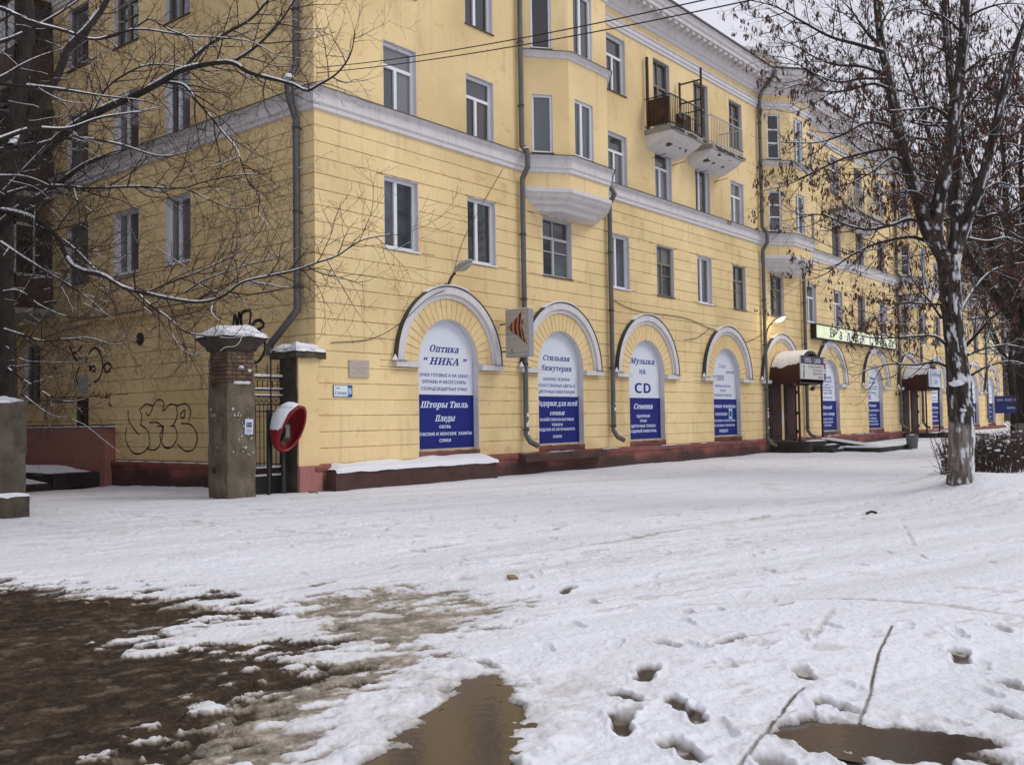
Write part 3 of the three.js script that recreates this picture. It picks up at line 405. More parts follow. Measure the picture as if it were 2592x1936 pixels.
// archivolts
function ringSeg(c, r0, r1, a0, a1, z0, z1, n, chf = 0) {
  const s = new THREE.Shape(); s.absarc(c, Y.spring, r1, a0, a1, false); s.absarc(c, Y.spring, r0, a1, a0, true);
  const g = new THREE.ExtrudeGeometry(s, chf ? { depth: z1 - z0 - chf, bevelEnabled: true, bevelThickness: chf, bevelSize: chf, bevelOffset: -chf, bevelSegments: 1, curveSegments: n } : { depth: z1 - z0, bevelEnabled: false, curveSegments: n }); g.translate(0, 0, z0); return boxUV(g);
}
let farV = [];
[...arches, ...doorsX].forEach((c) => {
  const NV = 23, ia = arches.indexOf(c), near = ia >= 0 && ia < 4;
  for (let k = 0; k < NV; k++) { const gap = 0.006, a0 = Math.PI * k / NV + gap, a1 = Math.PI * (k + 1) / NV - gap; const g = ringSeg(c, AR, A1R, a0, a1, -0.02, 0.016, 3, 0.006); if (near) part('voussoir', g, M.blocks[Math.floor(Math.pow(rnd(), 1.35) * 5)], bld); else farV.push(g); }
  part('arch_backing', ringSeg(c, AR + 0.01, A1R + 0.05, 0, Math.PI, -0.02, -0.004, 32), M.groove, bld);
  const mo = sub('arch_moulding', bld);
  part('hood_mould', [ringSeg(c, A1R, A1R + 0.10, 0, Math.PI, -0.01, 0.06, 40), ringSeg(c, A1R + 0.10, A2R, 0, Math.PI, -0.01, 0.13, 40, 0.015), box(c - 2.0, c - AR + 0.0, 2.985, 3.125, -0.01, 0.15), box(c + AR, c + 2.0, 2.985, 3.125, -0.01, 0.15)], M.trim, mo);
  part('flashing', [ringSeg(c, A2R, A2R + 0.013, 0, Math.PI, -0.01, 0.15, 40), box(c - 2.03, c - A1R, 3.125, 3.137, -0.005, 0.18), box(c + A1R, c + 2.03, 3.125, 3.137, -0.005, 0.18)], M.flash, mo);
  const sn = []; const sr = ringSeg(c, A2R + 0.022, A2R + 0.05, Math.PI * 0.40, Math.PI * 0.66, 0.0, 0.17, 16); sn.push(sr); const cone = new THREE.ConeGeometry(0.10, 0.16, 9); cone.scale(1.1, 1, 0.8); cone.translate(c - 2.0, 3.21, 0.09); sn.push(cone.toNonIndexed()); part('arch_snow', sn, M.snow, mo);
  const y0 = ia >= 0 ? Y.board : 0.62; part('arch_reveal', [ringSeg(c, AR - 0.012, AR, 0, Math.PI, -0.22, -0.004, 32), box(c - AR, c - AR + 0.012, y0, Y.spring, -0.22, -0.004), box(c + AR - 0.012, c + AR, y0, Y.spring, -0.22, -0.004)], M.trimClean, bld);
  if (ia >= 0) part('arch_sill', [box(c - AR, c + AR, y0 - 0.23, y0 - 0.02, -0.24, 0.02)], M.pink, bld);
});
part('far_voussoirs', farV, M.blocks[0], bld, 'stuff');

// windows
function makeWindow(w, i) {
  const W = sub('window', bld), { f, u0, u1, y0, y1, k } = w, D = w.f === FF || w.f === FS ? 0.15 : 0.09, pv = k === 'pvc' || k === 'pvcT', fr = pv || k === 'single' || k === 'three' ? M.pvc : k === 'door' ? M.oldFrame : w.row === 0 && u0 > 7 && u0 < 9 ? M.greyFrame : M.oldFrame;
  const t = 0.012, fw = pv ? 0.075 : 0.06, zf = -D + 0.03, zb = -D - 0.04, a = u0 + t, b = u1 - t, c = y0 + t, d = y1 - t;
  const rv = [box(u0, u0 + t, y0, y1, -D - 0.05, -0.002), box(u1 - t, u1, y0, y1, -D - 0.05, -0.002), box(u0 + t, u1 - t, y1 - t, y1, -D - 0.05, -0.002), box(u0 + t, u1 - t, y0, y0 + t, -D - 0.05, -0.002)];
  part('reveal', rv.map((g) => ap(g, f)), M.trimClean, W);
  const bars = [[a, b, d - fw, d], [a, b, c, c + fw], [a, a + fw, c + fw, d - fw], [b - fw, b, c + fw, d - fw]], w0 = b - a, h0 = d - c; let thin = [];
  if (k === 'pvc') { const m = a + w0 * 0.42; bars.push([m - 0.05, m + 0.05, c + fw, d - fw]); }
  if (k === 'pvcT' || k === 'old' || k === 'door') { const ty = c + h0 * 0.66, m = a + w0 * 0.45; bars.push([a + fw, b - fw, ty - 0.04, ty + 0.04]); bars.push([m - 0.045, m + 0.045, c + fw, ty - 0.04]); if (k !== 'pvcT') { thin = [[m - 0.015, m + 0.015, ty + 0.04, d - fw], [a + fw, m - 0.045, c + h0 * 0.42, c + h0 * 0.42 + 0.03], [m + 0.045, b - fw, c + h0 * 0.42, c + h0 * 0.42 + 0.03]]; } if (k === 'door') bars.push([a + fw, b - fw, c + fw, c + h0 * 0.28]); }
  if (k === 'three') { for (const q of [0.36, 0.66]) bars.push([a + fw, b - fw, c + h0 * q - 0.03, c + h0 * q + 0.03]); }
  part('frame', [...bars, ...thin].map((q) => ap(box(q[0], q[1], q[2], q[3], zb, q.length && thin.includes(q) ? zf - 0.015 : zf), f)), fr, W);
  const ty = c + h0 * 0.66, mm = a + w0 * (k === 'pvc' ? 0.42 : 0.45), full = [a + fw * 0.5, b - fw * 0.5, c + fw * 0.5, d - fw * 0.5]; let lites = [full];
  if (k === 'pvc') lites = [[full[0], mm - 0.003, full[2], full[3]], [mm + 0.003, full[1], full[2], full[3]]];
  else if (k === 'three') lites = [0, 1, 2].map((q) => [full[0], full[1], lerp(full[2], full[3], q / 3) + 0.003, lerp(full[2], full[3], (q + 1) / 3) - 0.003]);
  else if (k !== 'single') lites = [[full[0], full[1], ty + 0.003, full[3]], [full[0], mm - 0.003, full[2], ty - 0.003], [mm + 0.003, full[1], full[2], ty - 0.003]];
  const tone = (i * 7 + w.row * 3) % 6; lites.forEach((q) => { const cx = (q[0] + q[1]) / 2, cy = (q[2] + q[3]) / 2, g = box(q[0] - cx, q[1] - cx, q[2] - cy, q[3] - cy, -0.006, 0.006); g.rotateY(rr(-0.02, 0.02)); g.rotateX(rr(-0.015, 0.015)); g.translate(cx, cy, zb + 0.012); part('pane', ap(g, f), glassMats[rnd() < 0.65 ? tone : Math.floor(rnd() * 6)], W); });
  if (w.row === 0 && pv) { part('sill', ap(rbox(u0 - 0.03, u1 + 0.03, y0 - 0.035, y0 + 0.004, -D + 0.03, 0.05, 0.006), f), M.pvc, W); const s = new THREE.SphereGeometry(1, 14, 6, 0, 6.2832, 0, 1.5708); s.scale((u1 - u0) * 0.4, 0.02, 0.05); s.translate((u0 + u1) / 2, y0 + 0.004, -0.02); part('sill_snow', ap(s.toNonIndexed(), f), M.snow, W); }
  else part('sill', ap(box(u0 - 0.02, u1 + 0.02, y0 - 0.022, y0 + 0.004, -D + 0.03, 0.045), f), M.flash, W);
}
wins.forEach(makeWindow);
// side wall: blocked doorway, high parapet plinth with porch, old projecting cornice line, round vent
{ const z0 = -14.9; part('plinth', [sweep([[0, -16.5], [0, -8.63]], [[0.02, -0.4], [0.30, -0.4], [0.30, 1.60], [0.0, 1.66]])], M.pinkLight, bld);
  const dr = sub('side_door', bld); part('door_leaf', box(0.06, 0.1, 1.5, 2.5, -10.93, -10.12), M.maroon, dr); part('door_reveal', [box(-0.004, 0.1, 1.5, 2.52, -10.96, -10.94), box(-0.004, 0.1, 1.5, 2.52, -10.11, -10.09)], M.wall, dr);
  part('lintel_board', [rbox(-0.10, 0.0, 4.62, 4.74, -11.3, -3.7, 0.01), box(-0.03, 0, 3.9, 4.62, -3.76, -3.70)], M.blocks[1], bld); part('lintel_flashing', box(-0.12, 0, 4.742, 4.755, -11.3, -3.7), M.flash, bld);
  const v = new THREE.CylinderGeometry(0.17, 0.17, 0.05, 28).rotateZ(Math.PI / 2).translate(-0.012, 3.99, -7.3); part('vent_hole', v.toNonIndexed(), M.iron, bld);
  part('hatch', box(-0.015, 0.01, 2.62, 3.15, -10.7, -10.1), M.greyFrame, bld);
  const sn = []; for (const [a, b, y, x] of [[-16.2, -8.65, 1.64, -0.17], [-8.5, -0.8, 0.69, -0.07]]) for (let z = a; z < b; z += 0.8) { const s = new THREE.SphereGeometry(1, 10, 6, 0, 6.2832, 0, 1.5708); s.scale(y > 1 ? 0.14 : 0.05, 0.04, 0.5); s.translate(x, y - 0.01, z + 0.4); sn.push(s.toNonIndexed()); } part('plinth_snow', sn, M.snow, bld, 'stuff');
}
// graffiti: bands of black paint on the plaster (z, y) on the side wall
{ const stroke = (pts, w) => { const c = new THREE.CatmullRomCurve3(pts.map(([z, y]) => V(-0.0045, y, z)), false, 'centripetal'), n = pts.length * 7, P = c.getSpacedPoints(n), pos = []; let pa, pb; for (let i = 0; i <= n; i++) { const t = P[Math.min(n, i + 1)].clone().sub(P[Math.max(0, i - 1)]).normalize(), nn = V(0, -t.z, t.y), ww = w * (0.7 + 0.5 * vnoise(i * 0.4, w * 99, 5)); const a = P[i].clone().addScaledVector(nn, ww), b = P[i].clone().addScaledVector(nn, -ww); if (pa) pos.push(...pa.toArray(), ...a.toArray(), ...b.toArray(), ...pa.toArray(), ...b.toArray(), ...pb.toArray()); pa = a; pb = b; } const g = new THREE.BufferGeometry(); g.setAttribute('position', new THREE.Float32BufferAttribute(pos, 3)); g.computeVertexNormals(); return boxUV(g); };
  // a photo point of the second close-up, dropped on the wall x = 0
  const on = (x, y) => { const d = at(x / 2.065, 500 + y / 2.065, 1).sub(EYE), t = (0 - EYE.x) / d.x; return [EYE.z + d.z * t, EYE.y + d.y * t]; };
  const T = (l, w) => stroke(l.map(([x, y]) => on(x, y)), w);
  const big = [[[668, 1110], [670, 1160], [700, 1210], [725, 1240]], [[725, 1100], [740, 1140], [735, 1180]], [[660, 1200], [655, 1260], [690, 1330], [740, 1335], [780, 1290], [770, 1220], [730, 1185]], [[735, 1105], [760, 1080], [795, 1095], [775, 1140], [760, 1120]], [[780, 1175], [830, 1180], [850, 1210], [830, 1300], [800, 1320], [765, 1310]], [[795, 1090], [830, 1055], [855, 1075], [850, 1115], [890, 1080], [930, 1090]], [[820, 1195], [855, 1195]], [[855, 1195], [835, 1250], [860, 1305], [900, 1300], [925, 1250], [910, 1195], [890, 1195]], [[920, 1095], [925, 1140], [905, 1190]], [[930, 1085], [975, 1080], [995, 1120], [985, 1170]], [[940, 1135], [965, 1110], [960, 1150], [940, 1145]], [[945, 1180], [1000, 1190], [1030, 1250], [1015, 1310], [970, 1325], [925, 1290]]].map((l) => T(l, 0.022));
  { const gf = sub('graffiti', bld); big.forEach((g) => part('stroke', g, M.paint, gf)); }
  const bear = [[[415, 880], [395, 940], [420, 985], [470, 980]], [[460, 820], [490, 785], [520, 810], [535, 880], [520, 940], [490, 965]], [[400, 850], [380, 820], [410, 800], [430, 770]], [[360, 770], [390, 840], [410, 860]], [[540, 880], [560, 865], [578, 880], [570, 905], [548, 910], [540, 880]], [[445, 835], [452, 850], [446, 860]], [[462, 880], [475, 890], [465, 905], [490, 880], [495, 905], [480, 910]]].map((l) => T(l, 0.036)); { const gf = sub('graffiti', bld); bear.forEach((g) => part('stroke', g, M.paint, gf)); }
  const tag = [[[490, 1010], [495, 1040], [510, 1035], [512, 1005]], [[520, 1010], [522, 1045], [540, 1042]], [[548, 1012], [560, 1030], [545, 1045], [570, 1040]], [[575, 1020], [568, 1060], [580, 1090], [560, 1075]], [[480, 1022], [488, 1022]]].map((l) => T(l, 0.018)); { const gf = sub('graffiti', bld); tag.forEach((g) => part('stroke', g, M.paint, gf)); }
  const up = [[[1155, 690], [1165, 670], [1180, 690], [1160, 692]], [[1215, 695], [1228, 612], [1240, 690]], [[1240, 690], [1250, 600], [1262, 690]], [[1265, 690], [1262, 610], [1290, 590], [1308, 600], [1300, 690]], [[1310, 680], [1330, 650], [1360, 642], [1378, 665], [1350, 690], [1318, 690]], [[1335, 690], [1370, 720], [1385, 780], [1370, 830], [1340, 862], [1320, 860]]].map((l) => T(l, 0.042)); { const gf = sub('graffiti', bld); up.forEach((g) => part('stroke', g, M.paint, gf)); }
}
// thin wires pinned to the facade
[tubeOf([V(11.9, 5.45, 0.03), V(13.5, 5.2, 0.03), V(16.6, 5.2, 0.03), V(18.6, 4.95, 0.03), V(20, 4.9, 0.05)], 0.012, 5), tubeOf([V(16.6, 4.4, 0.03), V(17.6, 4.55, 0.03), V(18.6, 4.95, 0.03)], 0.01, 5), tubeOf([V(0.4, 3.45, 0.03), V(1.6, 3.6, 0.03), V(2.4, 4.0, 0.18), V(3.4, 4.7, 0.18), V(4.3, 5.05, 0.1)], 0.009, 5), tubeOf([V(4.4, 5.15, 0.03), V(5.0, 6.5, 0.02), V(6.6, 8.6, 0.02)], 0.006, 5), tubeOf([V(20.3, 4.9, 0.05), V(21.5, 4.6, 0.03), V(23.2, 5.0, 0.03)], 0.01, 5)].forEach((g) => part('facade_wire', g, M.cable, bld));

// drainpipes
function pipe(x, yTop, yBot, opt = {}) {
  const P = sub('drainpipe', bld), r = 0.075, zw = opt.z || 0.13, g = [];
  const top = opt.cornice ? [V(x - 0.02, 15.72, 0.86), V(x - 0.02, 15.55, 0.80), V(x, 15.0, 0.25), V(x, 14.72, zw + 0.02)] : [];
  const pts = [...top, V(x, Math.min(yTop, 14.2), zw), V(x, 12.0, zw), V(x, 9.6, zw), V(x, 9.4, zw), V(x, 9.16, zw + 0.2), V(x, 8.75, zw + 0.2), V(x, 8.45, zw), V(x, 6, zw), V(x, 3, zw), V(x, yBot + 0.25, zw), V(x + 0.04, yBot + 0.05, zw + 0.12), V(x + 0.1, yBot - 0.06, zw + 0.34)].filter((p) => p.y <= yTop + 1e-6 || opt.cornice);
  for (let i = 0; i < pts.length - 1; i++) { g.push(rod(pts[i], pts[i + 1], r, r, 14)); const s = new THREE.SphereGeometry(r, 12, 8); s.translate(pts[i].x, pts[i].y, pts[i].z); g.push(s.toNonIndexed()); }
  part('pipe', g, M.pipe, P);
  const c = []; for (let y = yBot + 0.4; y < yTop - 0.3; y += 1.83) { if (y > 8.2 && y < 9.6) continue; c.push(rod(V(x, y - 0.03, zw), V(x, y + 0.03, zw), r + 0.014, r + 0.014, 14), box(x - 0.012, x + 0.012, y - 0.012, y + 0.012, 0, zw)); } c.forEach((g) => part(/Box/.test(g.type) ? 'bracket' : 'collar', g, M.flash, P));
  if (opt.cap) { const s = new THREE.SphereGeometry(0.085, 10, 6, 0, 6.2832, 0, 1.57); s.scale(1, 0.7, 1.5); s.translate(x, 9.27, zw + 0.13); part('pipe_snow', s.toNonIndexed(), M.snow, P); }
  if (opt.papers) { const q = []; for (let i = 0; i < 7; i++) { const y = rr(1.1, 2.3), a = rr(-0.9, 0.5), h = rr(0.04, 0.11); const cg = new THREE.CylinderGeometry(r + 0.004, r + 0.004, h, 6, 1, true, a, 0.9); cg.translate(x, y, zw); q.push(cg.toNonIndexed()); } part('torn_notices', q, M.white, P, 'stuff'); }
}
pipe(7.33, 15, 0.98, { cap: 1, papers: 1 }); pipe(11.78, 9.1, 1.02, { papers: 1 }); pipe(23.16, 15.72, 0.5, { cornice: 1, papers: 1 }); pipe(27.35, 8.1, 0.75); pipe(40.4, 15.72, 0.9, { cornice: 1, papers: 1 }); pipe(44.4, 8.1, 0.9); pipe(59.6, 15.7, 1.0, { cornice: 1 });
{ const P = sub('drainpipe', bld), r = 0.08, z = -0.42, g = [], pts = [V(-0.16, 15.5, z), V(-0.16, 9.75, z), V(-0.36, 9.35, z), V(-0.36, 8.95, z), V(-0.17, 8.5, z), V(-0.17, 4.2, z), V(-0.22, 4.05, z - 0.1), V(-0.34, 3.45, z - 0.75), V(-0.34, 3.2, z - 0.8)];
  for (let i = 0; i < pts.length - 1; i++) { g.push(rod(pts[i], pts[i + 1], i === 2 ? 0.13 : r, r, 14)); const s = new THREE.SphereGeometry(r, 12, 8); s.translate(pts[i].x, pts[i].y, pts[i].z); g.push(s.toNonIndexed()); } part('pipe', g, M.pipe, P);
  const c = []; for (const y of [13, 11, 8.3, 6.4, 4.7]) c.push(rod(V(-0.17, y - 0.03, z), V(-0.17, y + 0.03, z), r + 0.014, r + 0.014, 14), box(-0.17, 0, y - 0.012, y + 0.012, z - 0.012, z + 0.012)); c.forEach((g) => part(/Box/.test(g.type) ? 'bracket' : 'collar', g, M.flash, P)); const s = new THREE.SphereGeometry(0.13, 10, 6, 0, 6.2832, 0, 1.57); s.translate(-0.36, 9.36, z); part('pipe_snow', s.toNonIndexed(), M.snow, P); }
// entrance doors of the building
doorsX.forEach((c) => { const d = sub('entrance_door', bld); const y0 = 0.62, hw = 1.36; part('door_frame', [box(c - hw, c - hw + 0.07, y0, 3.12, 0.022, 0.10), box(c + hw - 0.07, c + hw, y0, 3.12, 0.022, 0.10), box(c - hw + 0.07, c + hw - 0.07, 3.03, 3.12, 0.022, 0.10)], M.maroon, d); const leaf = (a, b) => [box(a, b, y0 + 0.02, 3.02, 0.03, 0.075), rbox(a + 0.12, b - 0.12, y0 + 0.2, 1.5, 0.07, 0.10, 0.012), rbox(a + 0.12, b - 0.12, 1.7, 2.85, 0.07, 0.10, 0.012)]; part('door_leaf', leaf(c - hw + 0.075, c - 0.16), M.maroon, d); part('door_leaf', leaf(c + 0.14, c + hw - 0.075), M.maroon, d); part('centre_strip', box(c - 0.155, c + 0.135, y0 + 0.02, 3.02, 0.025, 0.05), M.blocks[2], d); part('notice', box(c - 0.09, c + 0.05, 1.3, 1.85, 0.05, 0.056), M.white, d);
  part('arch_panel', (() => { const s = new THREE.Shape(); s.moveTo(c - AR + 0.013, 0.63); s.lineTo(c + AR - 0.013, 0.63); s.lineTo(c + AR - 0.013, Y.spring); s.absarc(c, Y.spring, AR - 0.013, 0, Math.PI, false); const g = new THREE.ExtrudeGeometry(s, { depth: 0.05, bevelEnabled: false, curveSegments: 24 }); g.translate(0, 0, -0.24); return boxUV(g); })(), M.maroon, d);
  for (const y of [0.9, 1.7, 2.6]) part('hinge', rbox(c + hw - 0.04, c + hw + 0.06, y, y + 0.14, 0.10, 0.15, 0.01), M.iron, d); });
// balconies
function balcony(x0, x1, dz, style, snowy) {
  const b = sub('balcony', bld), y = 11.42; const g = wobble(new THREE.BoxGeometry(x1 - x0, 0.16, dz, 24, 2, 8).translate((x0 + x1) / 2, y - 0.08, dz / 2), 0.05, 3.1, 7); part('slab', boxUV(g.toNonIndexed()), M.concrete, b);
  const s2 = new THREE.Shape([[0, y - 0.15], [0, y - 0.62], [0.25, y - 0.55], [0.8, y - 0.30], [dz - 0.05, y - 0.15]].map((q) => new THREE.Vector2(...q))); const e = new THREE.ExtrudeGeometry(s2, { depth: x1 - x0 - 0.1, bevelEnabled: false }).rotateY(-Math.PI / 2).translate(x1 - 0.05, 0, 0); part('underside', boxUV(wobble(e, 0.02, 2)), M.trim, b);
  const spal = []; for (let i = 0; i < 12; i++) { const p = new THREE.CircleGeometry(rr(0.06, 0.2), 9); const pp = p.attributes.position; for (let k = 1; k < pp.count; k++) pp.setXY(k, pp.getX(k) * rr(0.5, 1.2), pp.getY(k) * rr(0.4, 1.0)); const z = rr(0.5, dz - 0.12); p.rotateX(-Math.PI / 2); p.rotateX(-0.45); p.translate(rr(x0 + 0.3, x1 - 0.2), lerp(y - 0.43, y - 0.17, (z - 0.5) / 0.5) - 0.012, z); spal.push(p.toNonIndexed()); } part('spalled_patches', spal, M.stuccoDark, b, 'stuff');
  const edge = []; for (let x = x0; x < x1 - 0.1; x += 0.22) if (rnd() < 0.75) edge.push(wobble(new THREE.BoxGeometry(0.22, rr(0.05, 0.14), 0.02, 5, 3, 1).translate(x + 0.11, y - rr(0.05, 0.12), dz + 0.008), 0.05, 6, 3)); part('broken_edge', edge, M.stuccoDark, b, 'stuff');
  const H = 1.05, bars = [], mat = style ? M.lampGrey : M.woodBrown; const rail = (a, c2) => bars.push(rod(a, c2, 0.022, 0.022, 6)); rail(V(x0 + 0.04, y + H, 0.02), V(x0 + 0.04, y + H, dz - 0.05)); rail(V(x0 + 0.04, y + H, dz - 0.05), V(x1 - 0.04, y + H, dz - 0.05)); rail(V(x1 - 0.04, y + H, dz - 0.05), V(x1 - 0.04, y + H, 0.02)); rail(V(x0 + 0.04, y + 0.1, dz - 0.05), V(x1 - 0.04, y + 0.1, dz - 0.05)); rail(V(x0 + 0.04, y + 0.1, 0.02), V(x0 + 0.04, y + 0.1, dz - 0.05)); rail(V(x1 - 0.04, y + 0.1, 0.02), V(x1 - 0.04, y + 0.1, dz - 0.05));
  part('handrail', bars, style ? M.greyFrame : M.iron, b);
  for (let x = x0 + 0.04; x < x1; x += 0.125) part('baluster', rod(V(x, y, dz - 0.05), V(x, y + H, dz - 0.05), style ? 0.009 : 0.014, style ? 0.009 : 0.014, 4), mat, b); for (let z = 0.1; z < dz - 0.1; z += 0.125) for (const x of [x0 + 0.04, x1 - 0.04]) part('baluster', rod(V(x, y, z), V(x, y + H, z), 0.009, 0.009, 4), mat, b);
  const sn = []; for (let i = 0; i < 5; i++) { const s = new THREE.SphereGeometry(1, 10, 6, 0, 6.28, 0, 1.57); s.scale(rr(0.2, 0.5), 0.06, 0.2); s.translate(rr(x0 + 0.4, x1 - 0.4), y, dz - 0.2); sn.push(s.toNonIndexed()); } part('balcony_snow', sn, M.snow, b, 'stuff');
  if (style === 0) { for (const g of [box(x0 + 0.02, x0 + 0.10, y, y + 2.5, 0.08, 0.16), box(x1 - 0.08, x1 - 0.02, y, y + 2.55, dz - 0.1, dz - 0.04), box(x1 - 0.08, x1 - 0.02, y, y + 2.2, 0.1, 0.16), box(x1 - 0.07, x1 - 0.03, y + 2.1, y + 2.15, 0.16, dz - 0.1), box(x1 - 0.07, x1 - 0.03, y + 1.4, y + 1.45, 0.16, dz - 0.1)]) part('frame_post', g, M.woodBrown, b); part('infill_sheet', box(x0 + 0.06, x0 + 0.08, y + 0.1, y + 1.0, 0.1, dz - 0.1), M.woodBrown, b); part('stored_crate', rbox(x1 - 0.9, x1 - 0.3, y, y + 0.8, 0.4, 0.7, 0.01), M.woodBrown, b); const sc = []; for (const cx of [0.3, 0.62]) for (const cy of [0.45, 0.62]) { sc.push(new THREE.TorusGeometry(0.06, 0.008, 4, 12).translate(x0 + 0.4 + cx, y + cy, dz - 0.04).toNonIndexed()); } part('scrollwork', sc, M.lampGrey, b); }
  part('steel_stub', [x0 + 0.5, x1 - 0.5].map((x) => rod(V(x, y - 0.85, 0), V(x, y - 0.8, 0.55), 0.012, 0.012, 5)), M.iron, b);
}
balcony(14.22, 16.55, 1.05, 0); balcony(17.2, 19.75, 1.02, 1); balcony(30.9, 33.3, 0.95, 1); balcony(33.6, 36.1, 0.95, 1);
// glazed wooden balconies stacked at the far end of the side wall
for (const y of [5.2, 8.7, 12.0]) { const b = sub('glazed_balcony', bld); const z0 = -15.4, z1 = -12.25, x = -1.15; part('slab', rbox(x - 0.05, 0, y - 0.18, y, z0, z1, 0.02), M.concrete, b); part('apron', [box(x, x + 0.05, y, y + 0.95, z0 + 0.05, z1 - 0.05), box(x, 0, y, y + 0.95, z1 - 0.1, z1 - 0.05)], M.woodBrown, b); const fr = []; for (let i = 0; i <= 5; i++) { const z = lerp(z0 + 0.08, z1 - 0.08, i / 5); fr.push(box(x, x + 0.06, y + 0.95, y + 2.5, z - 0.03, z + 0.03)); } fr.push(box(x, x + 0.06, y + 0.95, y + 1.03, z0 + 0.05, z1 - 0.05), box(x, x + 0.06, y + 2.45, y + 2.55, z0 + 0.05, z1 - 0.05), box(x, x + 0.06, y + 2.0, y + 2.05, z0 + 0.05, z1 - 0.05), box(x, 0, y + 2.45, y + 2.55, z1 - 0.11, z1 - 0.05), box(x, 0, y + 0.95, y + 1.03, z1 - 0.11, z1 - 0.05), box(-0.6, -0.54, y + 1.03, y + 2.45, z1 - 0.11, z1 - 0.05)); part('frame', fr, y < 6 ? M.greyFrame : M.woodBrown, b); for (const g of [box(x + 0.02, x + 0.03, y + 1, y + 2.5, z0 + 0.1, z1 - 0.1), box(x + 0.05, -0.02, y + 1, y + 2.5, z1 - 0.085, z1 - 0.075)]) part('pane', g, glassMats[3], b); part('roof', rbox(x - 0.1, 0, y + 2.55, y + 2.62, z0, z1, 0.02), M.roof, b); }
//==PART2 BEGIN
// ---------------------------------------------------------------- printed boards
function canvasTex(w, h, draw) { const c = document.createElement('canvas'); c.width = w; c.height = h; const x = c.getContext('2d'); draw(x, w, h); const t = new THREE.CanvasTexture(c); t.colorSpace = THREE.SRGBColorSpace; t.anisotropy = 8; return t; }
function line(x, str, cx, cy, capPx, widthPx, font, color, skew = 0) { // one line of lettering fitted to a width
  x.save(); x.font = `${font.replace('#', 100)}`; const w0 = x.measureText(str).width; x.translate(cx, cy); x.transform(1, 0, -skew, 1, 0, 0); x.scale(widthPx / w0, capPx / 72); x.textAlign = 'center'; x.textBaseline = 'alphabetic'; x.fillStyle = color; x.fillText(str, 0, 36); if (font.includes('bold')) { x.strokeStyle = color; x.lineWidth = font.includes('italic') ? 2.5 : 0.8; x.strokeText(str, 0, 36); } x.restore();
}
const SCRIPT = 'italic bold #px serif', CAPS = 'bold #px sans-serif', THIN = '#px sans-serif', SERIF = 'bold #px serif';
const BW = 2 * (AR - 0.012), BH = Y.spring + AR - 0.012 - Y.board;
const NAVY = '#1b2f8f', PALE = '#dfe4ee';
